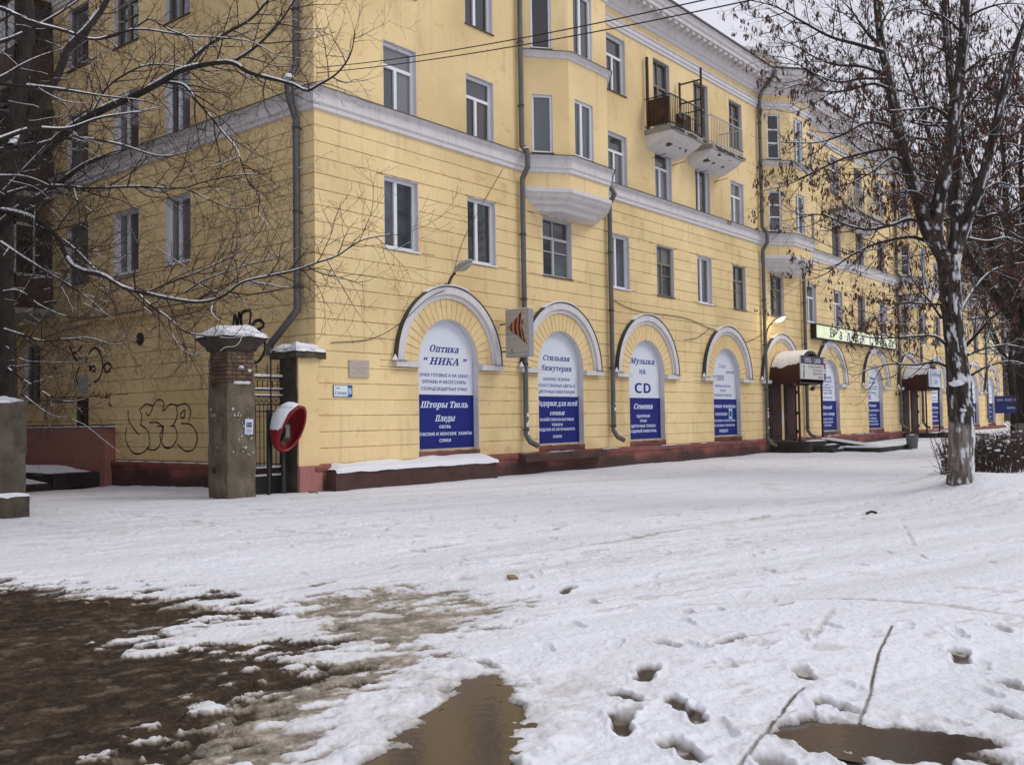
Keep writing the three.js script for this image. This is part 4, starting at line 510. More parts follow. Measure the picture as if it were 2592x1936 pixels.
const boards = [
  ['white and blue shop board in the first arch, lettered for optics, curtains and slippers', [['Оптика', 1.18, 0.19, 0.50, SCRIPT], ['“ НИКА ”', 0.86, 0.20, 0.74, SCRIPT], ['ОЧКИ ГОТОВЫЕ И НА ЗАКАЗ', 0.5, 0.095, 0.82, CAPS], ['ОПРАВЫ И АКСЕССУАРЫ', 0.33, 0.095, 0.74, CAPS], ['СОЛНЦЕЗАЩИТНЫЕ ОЧКИ', 0.15, 0.095, 0.77, CAPS], ['Шторы Тюль', -0.25, 0.17, 0.80, SCRIPT], ['Пледы', -0.6, 0.17, 0.33, SCRIPT], ['ОБУВЬ', -0.82, 0.085, 0.2, CAPS], ['МУЖСКИЕ И ЖЕНСКИЕ  ХАЛАТЫ', -1.0, 0.09, 0.93, CAPS], ['СУМКИ', -1.17, 0.09, 0.2, CAPS]]],
  ['white and blue shop board in the second arch, lettered for bijouterie and family gifts', [['Стильная', 1.14, 0.17, 0.6, SCRIPT], ['бижутерия', 0.84, 0.17, 0.68, SCRIPT], ['ЗАКОЛКИ, РЕЗИНКИ', 0.51, 0.1, 0.6, CAPS], ['ИСКУССТВЕННЫЕ ЦВЕТЫ И', 0.32, 0.1, 0.84, CAPS], ['ЦВЕТОЧНЫЕ КОМПОЗИЦИИ', 0.14, 0.1, 0.83, CAPS], ['Подарки для всей', -0.2, 0.16, 0.93, SCRIPT], ['семьи', -0.48, 0.14, 0.33, SCRIPT], ['ХОЗЯЙСТВЕННО-БЫТОВЫЕ', -0.68, 0.09, 0.76, CAPS], ['ТОВАРЫ', -0.83, 0.09, 0.25, CAPS], ['ИЗДЕЛИЯ ИЗ НАТУРАЛЬНОГО', -0.97, 0.09, 0.8, CAPS], ['КАМНЯ', -1.18, 0.09, 0.2, CAPS]]],
  ['white and blue shop board in the third arch, lettered CD and seeds', [['Музыка', 1.23, 0.2, 0.7, SCRIPT], ['НА', 0.88, 0.19, 0.19, CAPS], ['CD', 0.33, 0.37, 0.5, CAPS], ['Семена', -0.28, 0.19, 0.55, SCRIPT], ['УДОБРЕНИЕ', -0.61, 0.1, 0.39, CAPS], ['ГРУНТ', -0.77, 0.1, 0.2, CAPS], ['ЦВЕТОЧНЫЕ ГОРШКИ', -0.94, 0.1, 0.7, CAPS], ['САДОВЫЙ ИНВЕНТАРЬ', -1.11, 0.1, 0.74, CAPS]]],
  ['white and blue shop board in the fourth arch, with a small drawn telephone', [['Салон', 1.27, 0.17, 0.28, THIN], ['МЯГКОЙ', 1.04, 0.11, 0.3, CAPS, 0.78], ['ГРАЦИИ', 0.82, 0.2, 0.5, SERIF, 0.3], ['ЭЛИТНЫЕ КОЛГОТКИ', 0.5, 0.1, 0.58, CAPS], ['НОСКИ', 0.33, 0.1, 0.2, CAPS], ['БЕЛЬЕВОЙ ТРИКОТАЖ', 0.15, 0.1, 0.64, CAPS], ['Сотовые телефоны', -0.26, 0.15, 0.93, SCRIPT], ['ПОКУПАЕМ', -0.57, 0.12, 0.44, CAPS, 0.42], ['КАРТЫ ОПЛАТ И АКСЕССУАРЫ', -0.82, 0.09, 0.88, CAPS], ['ДЛЯ СОТОВЫХ ТЕЛЕФОНОВ', -1.0, 0.09, 0.84, CAPS], ['РЕМОНТ', -1.21, 0.13, 0.33, CAPS]], 'phone'],
  ['white and blue shop board just right of the near entrance canopy', [['Нижний', 1.1, 0.13, 0.5, SCRIPT], ['трикотаж', 0.92, 0.12, 0.55, SCRIPT], ['ДЛЯ', 0.75, 0.09, 0.2, CAPS], ['ЖЕНЩИН', 0.62, 0.09, 0.5, CAPS], ['МУЖЧИН', 0.49, 0.09, 0.6, CAPS], ['И ДЕТЕЙ', 0.36, 0.09, 0.6, CAPS], ['БЕЛЬЁ', 0.14, 0.08, 0.6, CAPS], ['Низкий', -0.3, 0.17, 0.5, SCRIPT], ['и весь товар', -0.6, 0.15, 0.8, SCRIPT], ['КОЛГОТКИ', -0.85, 0.09, 0.6, CAPS], ['НОСКИ', -1.0, 0.09, 0.6, CAPS], ['ЧУЛКИ', -1.15, 0.09, 0.4, CAPS]]],
  ['white and blue shop board left of the far canopy, below the lit sign', [['Всё', 1.2, 0.12, 0.25, SCRIPT], ['для', 1.0, 0.12, 0.45, SCRIPT], ['ДОМА И ДАЧИ', 0.78, 0.09, 0.75, CAPS], ['ИНСТРУМЕНТ', 0.65, 0.09, 0.75, CAPS], ['КРЕПЁЖ', 0.45, 0.09, 0.6, CAPS], ['Ткани', -0.2, 0.15, 0.5, SCRIPT], ['и всё для шитья', -0.45, 0.13, 0.9, SCRIPT], ['НИТКИ', -0.7, 0.09, 0.5, CAPS], ['ПУГОВИЦЫ', -0.87, 0.09, 0.55, CAPS], ['ФУРНИТУРА', -1.02, 0.09, 0.7, CAPS], ['ШТОРЫ', -1.18, 0.09, 0.8, CAPS]], 'pink'],
  ['white and blue shop board seen through the posts of the far entrance canopy', [['Пряжа', 0.6, 0.12, 0.5, SCRIPT], ['НИТКИ', 0.3, 0.1, 0.5, CAPS], ['КРУЖЕВО', 0.12, 0.09, 0.7, CAPS], ['Посуда', -0.3, 0.15, 0.8, SCRIPT], ['ЛЮСТРЫ', -0.6, 0.1, 0.8, CAPS], ['ВАЗЫ', -0.85, 0.1, 0.5, CAPS], ['СУВЕНИРЫ', -1.1, 0.1, 0.8, CAPS]]],
  ['white and blue shop board hidden behind the trunk of the big tree', [['Обувь', 0.6, 0.14, 0.5, SCRIPT], ['ДЕТЯМ', -0.4, 0.12, 0.6, CAPS], ['СУМКИ', -0.8, 0.12, 0.6, CAPS]]],
  ['white and blue shop board just right of the big tree trunk', [['Книги', 0.6, 0.14, 0.5, SCRIPT], ['ТЕТРАДИ', 0.2, 0.1, 0.7, CAPS], ['РУЧКИ', -0.3, 0.12, 0.6, CAPS], ['АЛЬБОМЫ', -0.6, 0.1, 0.7, CAPS], ['КРАСКИ', -0.9, 0.1, 0.5, CAPS]]],
  ['white and blue shop board in the last arch at the far end of the building', [['Хлеб', 0.7, 0.14, 0.5, SCRIPT], ['БУЛКИ', 0.4, 0.1, 0.6, CAPS], ['ТОРТЫ', -0.3, 0.12, 0.6, CAPS], ['ПЕЧЕНЬЕ', -0.6, 0.1, 0.7, CAPS], ['КОНФЕТЫ', -0.95, 0.1, 0.6, CAPS]]],
];
boards.forEach(([label, lines2, extra], i) => {
  const c = arches[i], tw = i < 4 ? 1024 : 384, th = Math.round(tw * BH / BW), px = tw / BW;
  const tex = canvasTex(tw, th, (x, w, h) => {
    x.fillStyle = '#d3d8e2'; x.fillRect(0, 0, w, h); const ym = h - (Y.mid - Y.board) * px; x.fillStyle = '#081a70'; x.fillRect(0, ym, w, h); x.fillStyle = '#b9b6b0'; x.fillRect(0, h - 0.035 * px, w, h);
    for (const [t, dy, cap, wf, font, cx] of lines2) line(x, t, w * (cx || 0.5), ym - dy * px, cap * px * (font === SCRIPT ? 0.92 : 0.9), wf * w, font, dy > 0 ? (font === THIN ? '#34406a' : '#16257c') : '#cdd6ea', font === SCRIPT ? 0.1 : 0);
    if (extra === 'phone') { x.fillStyle = '#9fc4d8'; x.fillRect(w * 0.70, ym + 0.36 * px, w * 0.13, 0.40 * px); x.fillStyle = '#26406f'; x.fillRect(w * 0.725, ym + 0.45 * px, w * 0.08, 0.22 * px); x.fillStyle = '#9fc4d8'; x.fillRect(w * 0.71, ym + 0.3 * px, w * 0.03, 0.08 * px); }
    if (extra === 'pink') { x.fillStyle = '#a07fb0'; x.fillRect(w * 0.12, ym - 0.35 * px, w * 0.3, 0.25 * px); }
    for (let k = 0; k < 90; k++) { x.fillStyle = `rgba(${rnd() < 0.5 ? '90,85,80' : '190,195,205'},${rr(0.02, 0.10)})`; x.fillRect(rr(0, w), rr(0, h), rr(2, 30) * tw / 512, rr(1, 5) * tw / 512); }
    x.fillStyle = 'rgba(80,75,70,0.25)'; x.fillRect(w * 0.985, 0, w * 0.015, h);
  });
  const s = new THREE.Shape(); s.moveTo(-BW / 2, 0); s.lineTo(BW / 2, 0); s.lineTo(BW / 2, Y.spring - Y.board); s.absarc(0, Y.spring - Y.board, BW / 2, 0, Math.PI, false);
  const g = new THREE.ExtrudeGeometry(s, { depth: 0.02, bevelEnabled: false, curveSegments: 32 }); const P = g.attributes.position, uv = g.attributes.uv; for (let k = 0; k < P.count; k++) uv.setXY(k, P.getX(k) / BW + 0.5, P.getY(k) / BH);
  const m = std(1, 1, 1, { map: tex, roughness: 0.85 }); const o = solo('shop_board', label, 'sign', g, m, 'boards filling the arches'); o.position.set(c, Y.board, -0.20);
  // each joined sheet has its own seam
});
// flat printed plate helper: plane facing +z of a thin box
function plate(w, h, d, tex, mat) { const g = new THREE.BoxGeometry(w, h, d); const uv = g.attributes.uv; for (let i = 0; i < 24; i++) if (i < 16 || i >= 20) uv.setXY(i, 0.004, 0.004); return new THREE.Mesh(g, std(1, 1, 1, { map: tex, roughness: 0.5, ...mat })); }
{ const t = canvasTex(400, 200, (x, w, h) => { x.fillStyle = '#d9e2ea'; x.fillRect(0, 0, w, h); x.fillStyle = '#1f4f96'; x.fillRect(w * 0.75, 0, w * 0.25, h); x.strokeStyle = '#1f3f76'; x.lineWidth = 10; x.strokeRect(4, 4, w - 8, h - 8); line(x, 'улица', w * 0.22, h * 0.25, 26, 90, CAPS, '#20304f'); line(x, 'Стачек', w * 0.38, h * 0.66, 62, 250, SERIF, '#20406f'); line(x, '55', w * 0.87, h * 0.5, 96, 74, CAPS, '#e8eef6'); });
  const m = plate(0.56, 0.27, 0.02, t); m.name = 'address_plate'; m.position.set(0.76, 2.37, 0.014); shadow(m); m.userData = { label: 'small white and blue street address plate with number 55 near the building corner', category: 'sign' }; scene.add(m);
  const t2 = canvasTex(300, 220, (x, w, h) => { x.fillStyle = '#b4a79c'; x.fillRect(0, 0, w, h); for (let i = 0; i < 400; i++) { x.fillStyle = `rgba(${rnd() < 0.5 ? '90,80,75' : '225,215,210'},0.10)`; x.fillRect(rr(0, w), rr(0, h), rr(3, 22), rr(2, 8)); } x.fillStyle = 'rgba(70,60,58,0.75)'; for (const [yy, ww] of [[0.24, 0.55], [0.42, 0.78], [0.52, 0.7], [0.63, 0.4], [0.74, 0.72]]) for (let q = 0; q < ww * w; q += 7) if (rnd() < 0.8) x.fillRect(w / 2 - ww * w / 2 + q, h * yy, 4, 6); for (const [a, b] of [[0.05, 0.07], [0.95, 0.07], [0.05, 0.93], [0.95, 0.93]]) { x.fillStyle = '#4a4038'; x.fillRect(a * w - 4, b * h - 4, 8, 8); } });
  const m2 = plate(0.60, 0.40, 0.035, t2); m2.name = 'memorial_plaque'; m2.position.set(1.25, 2.89, 0.02); shadow(m2); m2.userData = { label: 'pale marble memorial plaque on the wall above the address plate', category: 'plaque' }; scene.add(m2); }
// projecting light box with an angelfish
{ const t = canvasTex(400, 680, (x, w, h) => { const gr = '#a8a49b'; x.fillStyle = gr; x.fillRect(0, 0, w, h); for (let i = 0; i < 60; i++) { x.fillStyle = 'rgba(130,126,118,0.12)'; x.fillRect(0, rr(0, h), w, rr(4, 40)); }
    x.save(); x.translate(-45, -12); x.scale(1.14, 1.14); x.beginPath(); x.moveTo(50, 235); x.bezierCurveTo(110, 190, 150, 150, 190, 130); x.bezierCurveTo(240, 90, 280, 50, 320, 5); x.bezierCurveTo(300, 60, 300, 110, 290, 150); x.lineTo(340, 130); x.lineTo(325, 170); x.lineTo(342, 215); x.lineTo(290, 195); x.bezierCurveTo(300, 260, 340, 330, 392, 480); x.bezierCurveTo(330, 430, 240, 350, 190, 320); x.bezierCurveTo(140, 290, 90, 260, 50, 235); x.closePath(); x.fillStyle = '#a86a48'; x.fill(); x.clip(); x.fillStyle = '#1d1512'; for (const [a, ww] of [[110, 22], [175, 32], [238, 30], [292, 16]]) { x.beginPath(); x.moveTo(a + 30, 0); x.lineTo(a + 30 + ww, 0); x.lineTo(a + ww, 240); x.lineTo(a + 60 + ww, 500); x.lineTo(a + 40, 500); x.lineTo(a, 240); x.fill(); } x.fillStyle = '#caa07c'; for (let i = 0; i < 24; i++) x.fillRect(rr(150, 360), rr(330, 470), 5, 26); x.restore();
    x.beginPath(); x.arc(105, 588, 20, 0, 7); x.fillStyle = '#1b1a19'; x.fill(); x.fillStyle = '#c9a83c'; x.fillRect(87, 576, 36, 7); x.fillRect(86, 592, 38, 7); line(x, 'Билайн', 110, 632, 20, 96, CAPS, '#3a3531'); });
  const b = thing('projecting_light_box', 'square projecting light box with a striped angelfish hung beside the drainpipe', 'sign', [6.32, 3.3, 0]);
  part('casing', rbox(0, 0.22, 0.04, 1.33, 0.26, 1.06, 0.012), M.steel, b);
  const pn = plate(0.74, 1.23, 0.012, t); pn.rotation.y = -Math.PI / 2; pn.position.set(-0.006, 0.685, 0.66); pn.name = 'printed_face'; shadow(pn); b.add(pn);
  for (const y of [0.2, 0.95]) part('bracket', [box(0.09, 0.13, y, y + 0.035, 0, 0.27)], M.iron, b);
  part('snow_cap', rbox(0.0, 0.22, 1.33, 1.35, 0.27, 1.05, 0.008), M.snow, b); }
// lit shop fascia
{ const t = canvasTex(2048, 128, (x, w, h) => { x.fillStyle = '#e2e7cc'; x.fillRect(0, 0, w, h); for (let i = 0; i < 12; i++) { const g = x.createRadialGradient(90 + i * 170, 64, 10, 90 + i * 170, 64, 110); g.addColorStop(0, 'rgba(250,255,222,0.8)'); g.addColorStop(1, 'rgba(250,255,222,0)'); x.fillStyle = g; x.fillRect(0, 0, w, h); } [...'алентина'].forEach((c, k) => line(x, c, 560 + k * 186, 60, 110, 82, CAPS, '#1c2a86')); line(x, 'В', 350, 62, 86, 120, SERIF, '#1c2a66'); x.fillStyle = 'rgba(214,224,190,0.9)'; for (let i = 0; i < 9; i++) x.fillRect(306 + i * 7, 20 + rr(0, 70), 5, 12); });
  const b = thing('lit_shop_sign', 'long glowing pale green fascia sign with spaced blue letters above two arches', 'sign', [28.3, 5.13, 0]);
  part('casing', box(0, 11.2, 0, 0.64, 0.02, 0.22), M.steel, b); part('trim_frame', [box(-0.02, 11.22, 0.61, 0.66, 0.01, 0.265), box(-0.02, 11.22, -0.02, 0.03, 0.01, 0.265), box(-0.02, 0.03, 0.03, 0.61, 0.01, 0.265), box(11.17, 11.22, 0.03, 0.61, 0.01, 0.265)], M.iron, b);
  const g = new THREE.PlaneGeometry(11.12, 0.575); const m = new THREE.MeshStandardMaterial({ map: t, emissiveMap: t, emissive: new THREE.Color(0.96, 1, 0.88), emissiveIntensity: 0.58, roughness: 0.5 }); m.color.setRGB(0.5, 0.5, 0.5); const p = new THREE.Mesh(g, m); p.name = 'lit_face'; p.position.set(5.6, 0.32, 0.235); b.add(shadow(p)); }
// wall lamps
function wallLamp(x, y, label, lit) {
  const l = thing('wall_lamp', label, 'lamp', [x, y, 0], 0, 'street lamps bracketed to the facade');
  part('bracket', [tubeOf([V(0, -0.22, 0.02), V(0, -0.08, 0.06), V(0, 0.1, 0.16), V(0, 0.2, 0.3)], 0.03, 8), box(-0.06, 0.06, -0.28, -0.04, 0, 0.03)], M.iron, l);
  const s = new THREE.SphereGeometry(1, 24, 14); const p = s.attributes.position; for (let i = 0; i < p.count; i++) { const t = (p.getZ(i) + 1) / 2; p.setXYZ(i, p.getX(i) * (0.09 + 0.06 * t), p.getY(i) * (p.getY(i) > 0 ? 0.10 : 0.05) * (0.5 + 0.6 * t), p.getZ(i) * 0.36); } s.computeVertexNormals(); s.rotateX(-0.38); s.translate(0, 0.34, 0.56); part('lamp_head', s, lit ? M.lampGrey : M.lampGrey, l);
  const d = new THREE.SphereGeometry(1, 18, 8, 0, 6.2832, Math.PI / 2, Math.PI / 2); d.scale(0.11, 0.09, 0.22); d.rotateX(-0.38); d.translate(0, 0.325, 0.64); const lm = new THREE.MeshStandardMaterial({ roughness: 0.3 }); lm.color.setRGB(0.35, 0.34, 0.28); if (lit) { lm.emissive.setRGB(1, 0.93, 0.6); lm.emissiveIntensity = 6; } part('diffuser', d, lm, l);
  const sn = new THREE.SphereGeometry(1, 16, 8, 0, 6.2832, 0, 1.5); sn.scale(0.11, 0.06, 0.26); sn.rotateX(-0.38); sn.translate(0, 0.40, 0.56); if (!lit) part('snow', sn, M.snow, l);
  if (lit) { const pl = new THREE.PointLight(0xffe9b0, 1.6, 12, 2); pl.position.set(x, y + 0.15, 0.72); pl.castShadow = true; pl.shadow.radius = 3; scene.add(pl); }
  return l;
}
wallLamp(4.28, 5.22, 'unlit snow capped street lamp on a bracket above the first arch', false);
wallLamp(23.55, 5.28, 'glowing street lamp beside the drainpipe left of the near entrance canopy', true);
for (const [x, y, lab] of [[27.75, 2.75, 'small dark floodlight on the wall right of the near canopy'], [39.95, 2.65, 'small dark floodlight on the wall left of the far canopy']]) { const l = thing('floodlight', lab, 'lamp', [x, y, 0], 0, 'small floodlights on the wall'); part('bracket', [box(-0.02, 0.02, 0, 0.22, 0, 0.05), rod(V(0, 0.1, 0.04), V(0, 0.1, 0.2), 0.015)], M.iron, l); const g = rbox(-0.14, 0.14, -0.1, 0.1, 0, 0.1, 0.02); g.rotateX(0.5); g.translate(0, 0.12, 0.2); part('housing', g, M.iron, l); }
// entrance canopies and steps
function canopy(c, label, sign, slabel, far) {
  const o = thing('entrance_canopy', label, 'canopy', [c, 0, 0], 0, 'barrel canopies over the shop entrances'); const R = 1.25, ys = 3.08, L = 1.32, flatK = 0.98;
  const arc = (r0, r1, a0, a1, z0, z1, k = flatK) => { const s = new THREE.Shape(); s.absarc(0, 0, r1, a0, a1, false); s.absarc(0, 0, r0, a1, a0, true); const g = new THREE.ExtrudeGeometry(s, { depth: z1 - z0, bevelEnabled: false, curveSegments: 32 }); g.scale(1, k, 1); g.translate(0, ys, z0); return boxUV(g); };
  part('vault', [arc(R - 0.04, R, 0, Math.PI, 0.0, L), box(-R, -R + 0.04, 2.95, ys, 0, L), box(R - 0.04, R, 2.95, ys, 0, L)], M.maroon, o);
  part('front_rim', [arc(R - 0.1, R + 0.015, 0, Math.PI, L - 0.04, L + 0.03)], M.iron, o);
  // snow blanket on the vault, ragged lower edge
  const n = 40, m = 20, pos = [], idx = []; for (let i = 0; i <= n; i++) for (let j = 0; j <= m; j++) { const z = lerp(0.06, L - 0.02, j / m), lo = 0.42 + 0.16 * (fbm(z * 3, c, 3, 5) - 0.5), hi = Math.PI - 0.42 - 0.55 * z / L * 0.5 + 0.3 * (fbm(z * 4, c + 9, 4, 6) - 0.5); const a = lerp(lo, hi, i / n), e = Math.min(1, Math.min(i, n - i) / 5, (Math.min(j, m - j) + 0.6) / 3); const r = R + 0.003 + 0.075 * Math.pow(e, 0.6) * (0.8 + 0.4 * fbm(a * 3, z * 3, 3, 8)); pos.push(Math.cos(a) * r, ys + Math.sin(a) * r * flatK, z); }
  for (let i = 0; i < n; i++) for (let j = 0; j < m; j++) { const a = i * (m + 1) + j; idx.push(a, a + 1, a + m + 1, a + 1, a + m + 2, a + m + 1); } const g = new THREE.BufferGeometry(); g.setAttribute('position', new THREE.Float32BufferAttribute(pos, 3)); g.setIndex(idx); g.computeVertexNormals(); part('snow_blanket', boxUV(flat(g)), M.snow, o);
  for (const sx of [-1, 1]) part('post', [box(sx * (R - 0.04) - 0.035, sx * (R - 0.04) + 0.035, 0.58, 2.95, L - 0.1, L - 0.03)], M.maroon, o);
  part('cross_beam', box(-R, R, 2.95, 3.02, L - 0.1, L - 0.03), M.iron, o);
  if (sign) { const q = plate(far ? 2.5 : 2.66, far ? 1.0 : 0.95, 0.05, sign); q.name = numbered('canopy_sign'); q.position.set(c + (far ? 0.2 : 0.02), far ? 3.62 : 3.62, L + 0.07); q.userData = { label: slabel, category: 'sign' }; shadow(q); scene.add(q); }
}
canopy(24.95, 'near maroon barrel canopy on posts, heaped with snow, over the phone shop entrance', canvasTex(768, 276, (x, w, h) => { x.fillStyle = '#c9c8c2'; x.fillRect(0, 0, w, h); x.fillStyle = '#161a3c'; x.fillRect(0, 0, w, h * 0.35); line(x, 'СОТА', w * 0.28, h * 0.18, 50, 190, SERIF, '#d8d8e4'); line(x, 'LAND', w * 0.66, h * 0.18, 50, 190, SERIF, '#d8d8e4'); x.fillStyle = '#8a2440'; x.fillRect(w * 0.44, h * 0.06, 40, 66); x.fillStyle = '#161a3c'; x.fillRect(w * 0.91, 0, w * 0.09, h); for (const [y, cc] of [[0.04, '#e4e4e4'], [0.28, '#c2404c'], [0.52, '#d8dce0'], [0.76, '#8a3a52']]) { x.fillStyle = cc; x.fillRect(w * 0.915, h * y, w * 0.075, h * 0.2); x.fillStyle = '#22304e'; x.fillRect(w * 0.935, h * (y + 0.05), w * 0.03, h * 0.09); } ['СОТОВЫЕ ТЕЛЕФОНЫ', 'АКСЕССУАРЫ', 'ПОДКЛЮЧЕНИЕ', 'РЕМОНТ'].forEach((t, i) => line(x, t, w * [0.56, 0.66, 0.655, 0.76][i], h * (0.46 + i * 0.148), 26, [430, 290, 300, 150][i], CAPS, '#2a3046')); x.fillStyle = '#1c2438'; x.save(); x.translate(w * 0.11, h * 0.68); x.rotate(0.1); x.fillRect(-18, -70, 36, 150); x.fillStyle = '#7f93ad'; x.fillRect(-12, -50, 24, 44); x.restore(); }), 'navy and white phone shop sign across the front of the near canopy', false);
canopy(42.25, 'far maroon barrel canopy on posts, heaped with snow, near the big tree', canvasTex(384, 160, (x, w, h) => { x.fillStyle = '#c3cbd6'; x.fillRect(0, 0, w, h); line(x, 'Галантерея', w * 0.5, h * 0.3, 34, w * 0.75, SERIF, '#26305c'); line(x, 'Дом', w * 0.5, h * 0.68, 40, 90, SERIF, '#26305c'); x.fillStyle = '#3a4568'; x.fillRect(w * 0.1, h * 0.08, 20, h * 0.84); x.fillRect(w * 0.86, h * 0.08, 20, h * 0.84); }), 'pale sign with a small logo on the front of the far canopy', true);
function porch(c, label) {
  const o = thing('entrance_steps', label, 'steps', [c, 0, 0], 0, 'snowy concrete steps at the entrances'); const b = gy(c, 2);
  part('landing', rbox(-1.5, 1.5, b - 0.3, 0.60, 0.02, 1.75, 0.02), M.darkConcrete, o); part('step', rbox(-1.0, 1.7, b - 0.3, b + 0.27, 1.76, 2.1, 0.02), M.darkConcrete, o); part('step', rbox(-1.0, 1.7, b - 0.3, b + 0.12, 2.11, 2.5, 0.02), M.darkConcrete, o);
  const sn = []; for (const [x0, x1, y, z0, z1] of [[-0.7, 1.45, 0.6, 1.0, 1.7], [-0.3, 1.6, b + 0.27, 1.8, 2.08], [0.1, 1.65, b + 0.12, 2.15, 2.48]]) { const s = new THREE.SphereGeometry(1, 20, 6, 0, 6.2832, 0, 1.5708); s.scale((x1 - x0) / 2, 0.05, (z1 - z0) / 2); s.translate((x0 + x1) / 2, y - 0.004, (z0 + z1) / 2); sn.push(s); } part('step_snow', sn, M.snow, o, 'stuff');
  for (const q of [0.45, 1.05]) { const a = V(q, 0.63, 1.5), e = V(q + 0.9, b + 0.08, 3.6); part('ramp_rail', rod(a, e, 0.07, 0.07, 4), M.darkConcrete, o); part('rail_snow', rod(a.clone().add(V(0, 0.055, 0)), e.clone().add(V(0, 0.055, 0)), 0.055, 0.055, 6), M.snow, o); }
}
porch(24.95, 'dark snow streaked steps with ramp rails under the near canopy'); porch(42.25, 'dark snow covered steps under the far canopy');
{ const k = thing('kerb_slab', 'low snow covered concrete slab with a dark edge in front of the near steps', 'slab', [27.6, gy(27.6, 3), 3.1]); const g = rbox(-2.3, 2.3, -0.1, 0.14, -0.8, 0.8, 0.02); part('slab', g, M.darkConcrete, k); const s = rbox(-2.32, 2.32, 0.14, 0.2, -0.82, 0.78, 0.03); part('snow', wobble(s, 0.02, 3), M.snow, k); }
{ const p = gpt(1972, 968, 0.2); const b = thing('litter_bin', 'dented grey metal litter bin standing in snow near the far steps', 'bin', [p[0], gy(p[0], p[1]), p[1]], 0.4); const pr = [[0.0, 0.02], [0.20, 0.02], [0.235, 0.30], [0.26, 0.58], [0.275, 0.6], [0.25, 0.6], [0.235, 0.4], [0, 0.38]].map((q) => new THREE.Vector2(...q)); part('barrel', new THREE.LatheGeometry(pr, 22), M.pipe, b); const s = new THREE.SphereGeometry(0.25, 18, 6, 0, 6.2832, 0, 1.57); s.scale(1, 0.5, 1); s.translate(0, 0.5, 0); part('snow', s, M.snow, b); part('pole', rod(V(0.3, -0.1, 0), V(0.3, 0.75, 0), 0.02), M.iron, b); }

// ---------------------------------------------------------------- gate, pillars and telephone
function snowCap(x0, x1, z0, z1, y, h, over, s) { const n = 22, pos = [], idx = []; for (let i = 0; i <= n; i++) for (let j = 0; j <= n; j++) { const u = i / n, v = j / n, e = Math.min(u, 1 - u, v, 1 - v); const k = Math.pow(Math.min(1, e * 5), 0.5); pos.push(lerp(x0 - over, x1 + over, u), y + (e === 0 ? -0.02 - 0.03 * fbm(u * 8 + v * 8, s, 3, 4) : k * h * (0.45 + 0.9 * fbm(u * 2.6, v * 2.6, 3, s)) * (0.5 + 1.4 * Math.min(e * 2, 0.6))), lerp(z0 - over, z1 + over, v)); } for (let i = 0; i < n; i++) for (let j = 0; j < n; j++) { const a = i * (n + 1) + j; idx.push(a, a + 1, a + n + 1, a + 1, a + n + 2, a + n + 1); } const g = new THREE.BufferGeometry(); g.setAttribute('position', new THREE.Float32BufferAttribute(pos, 3)); g.setIndex(idx); g.computeVertexNormals(); return g; }
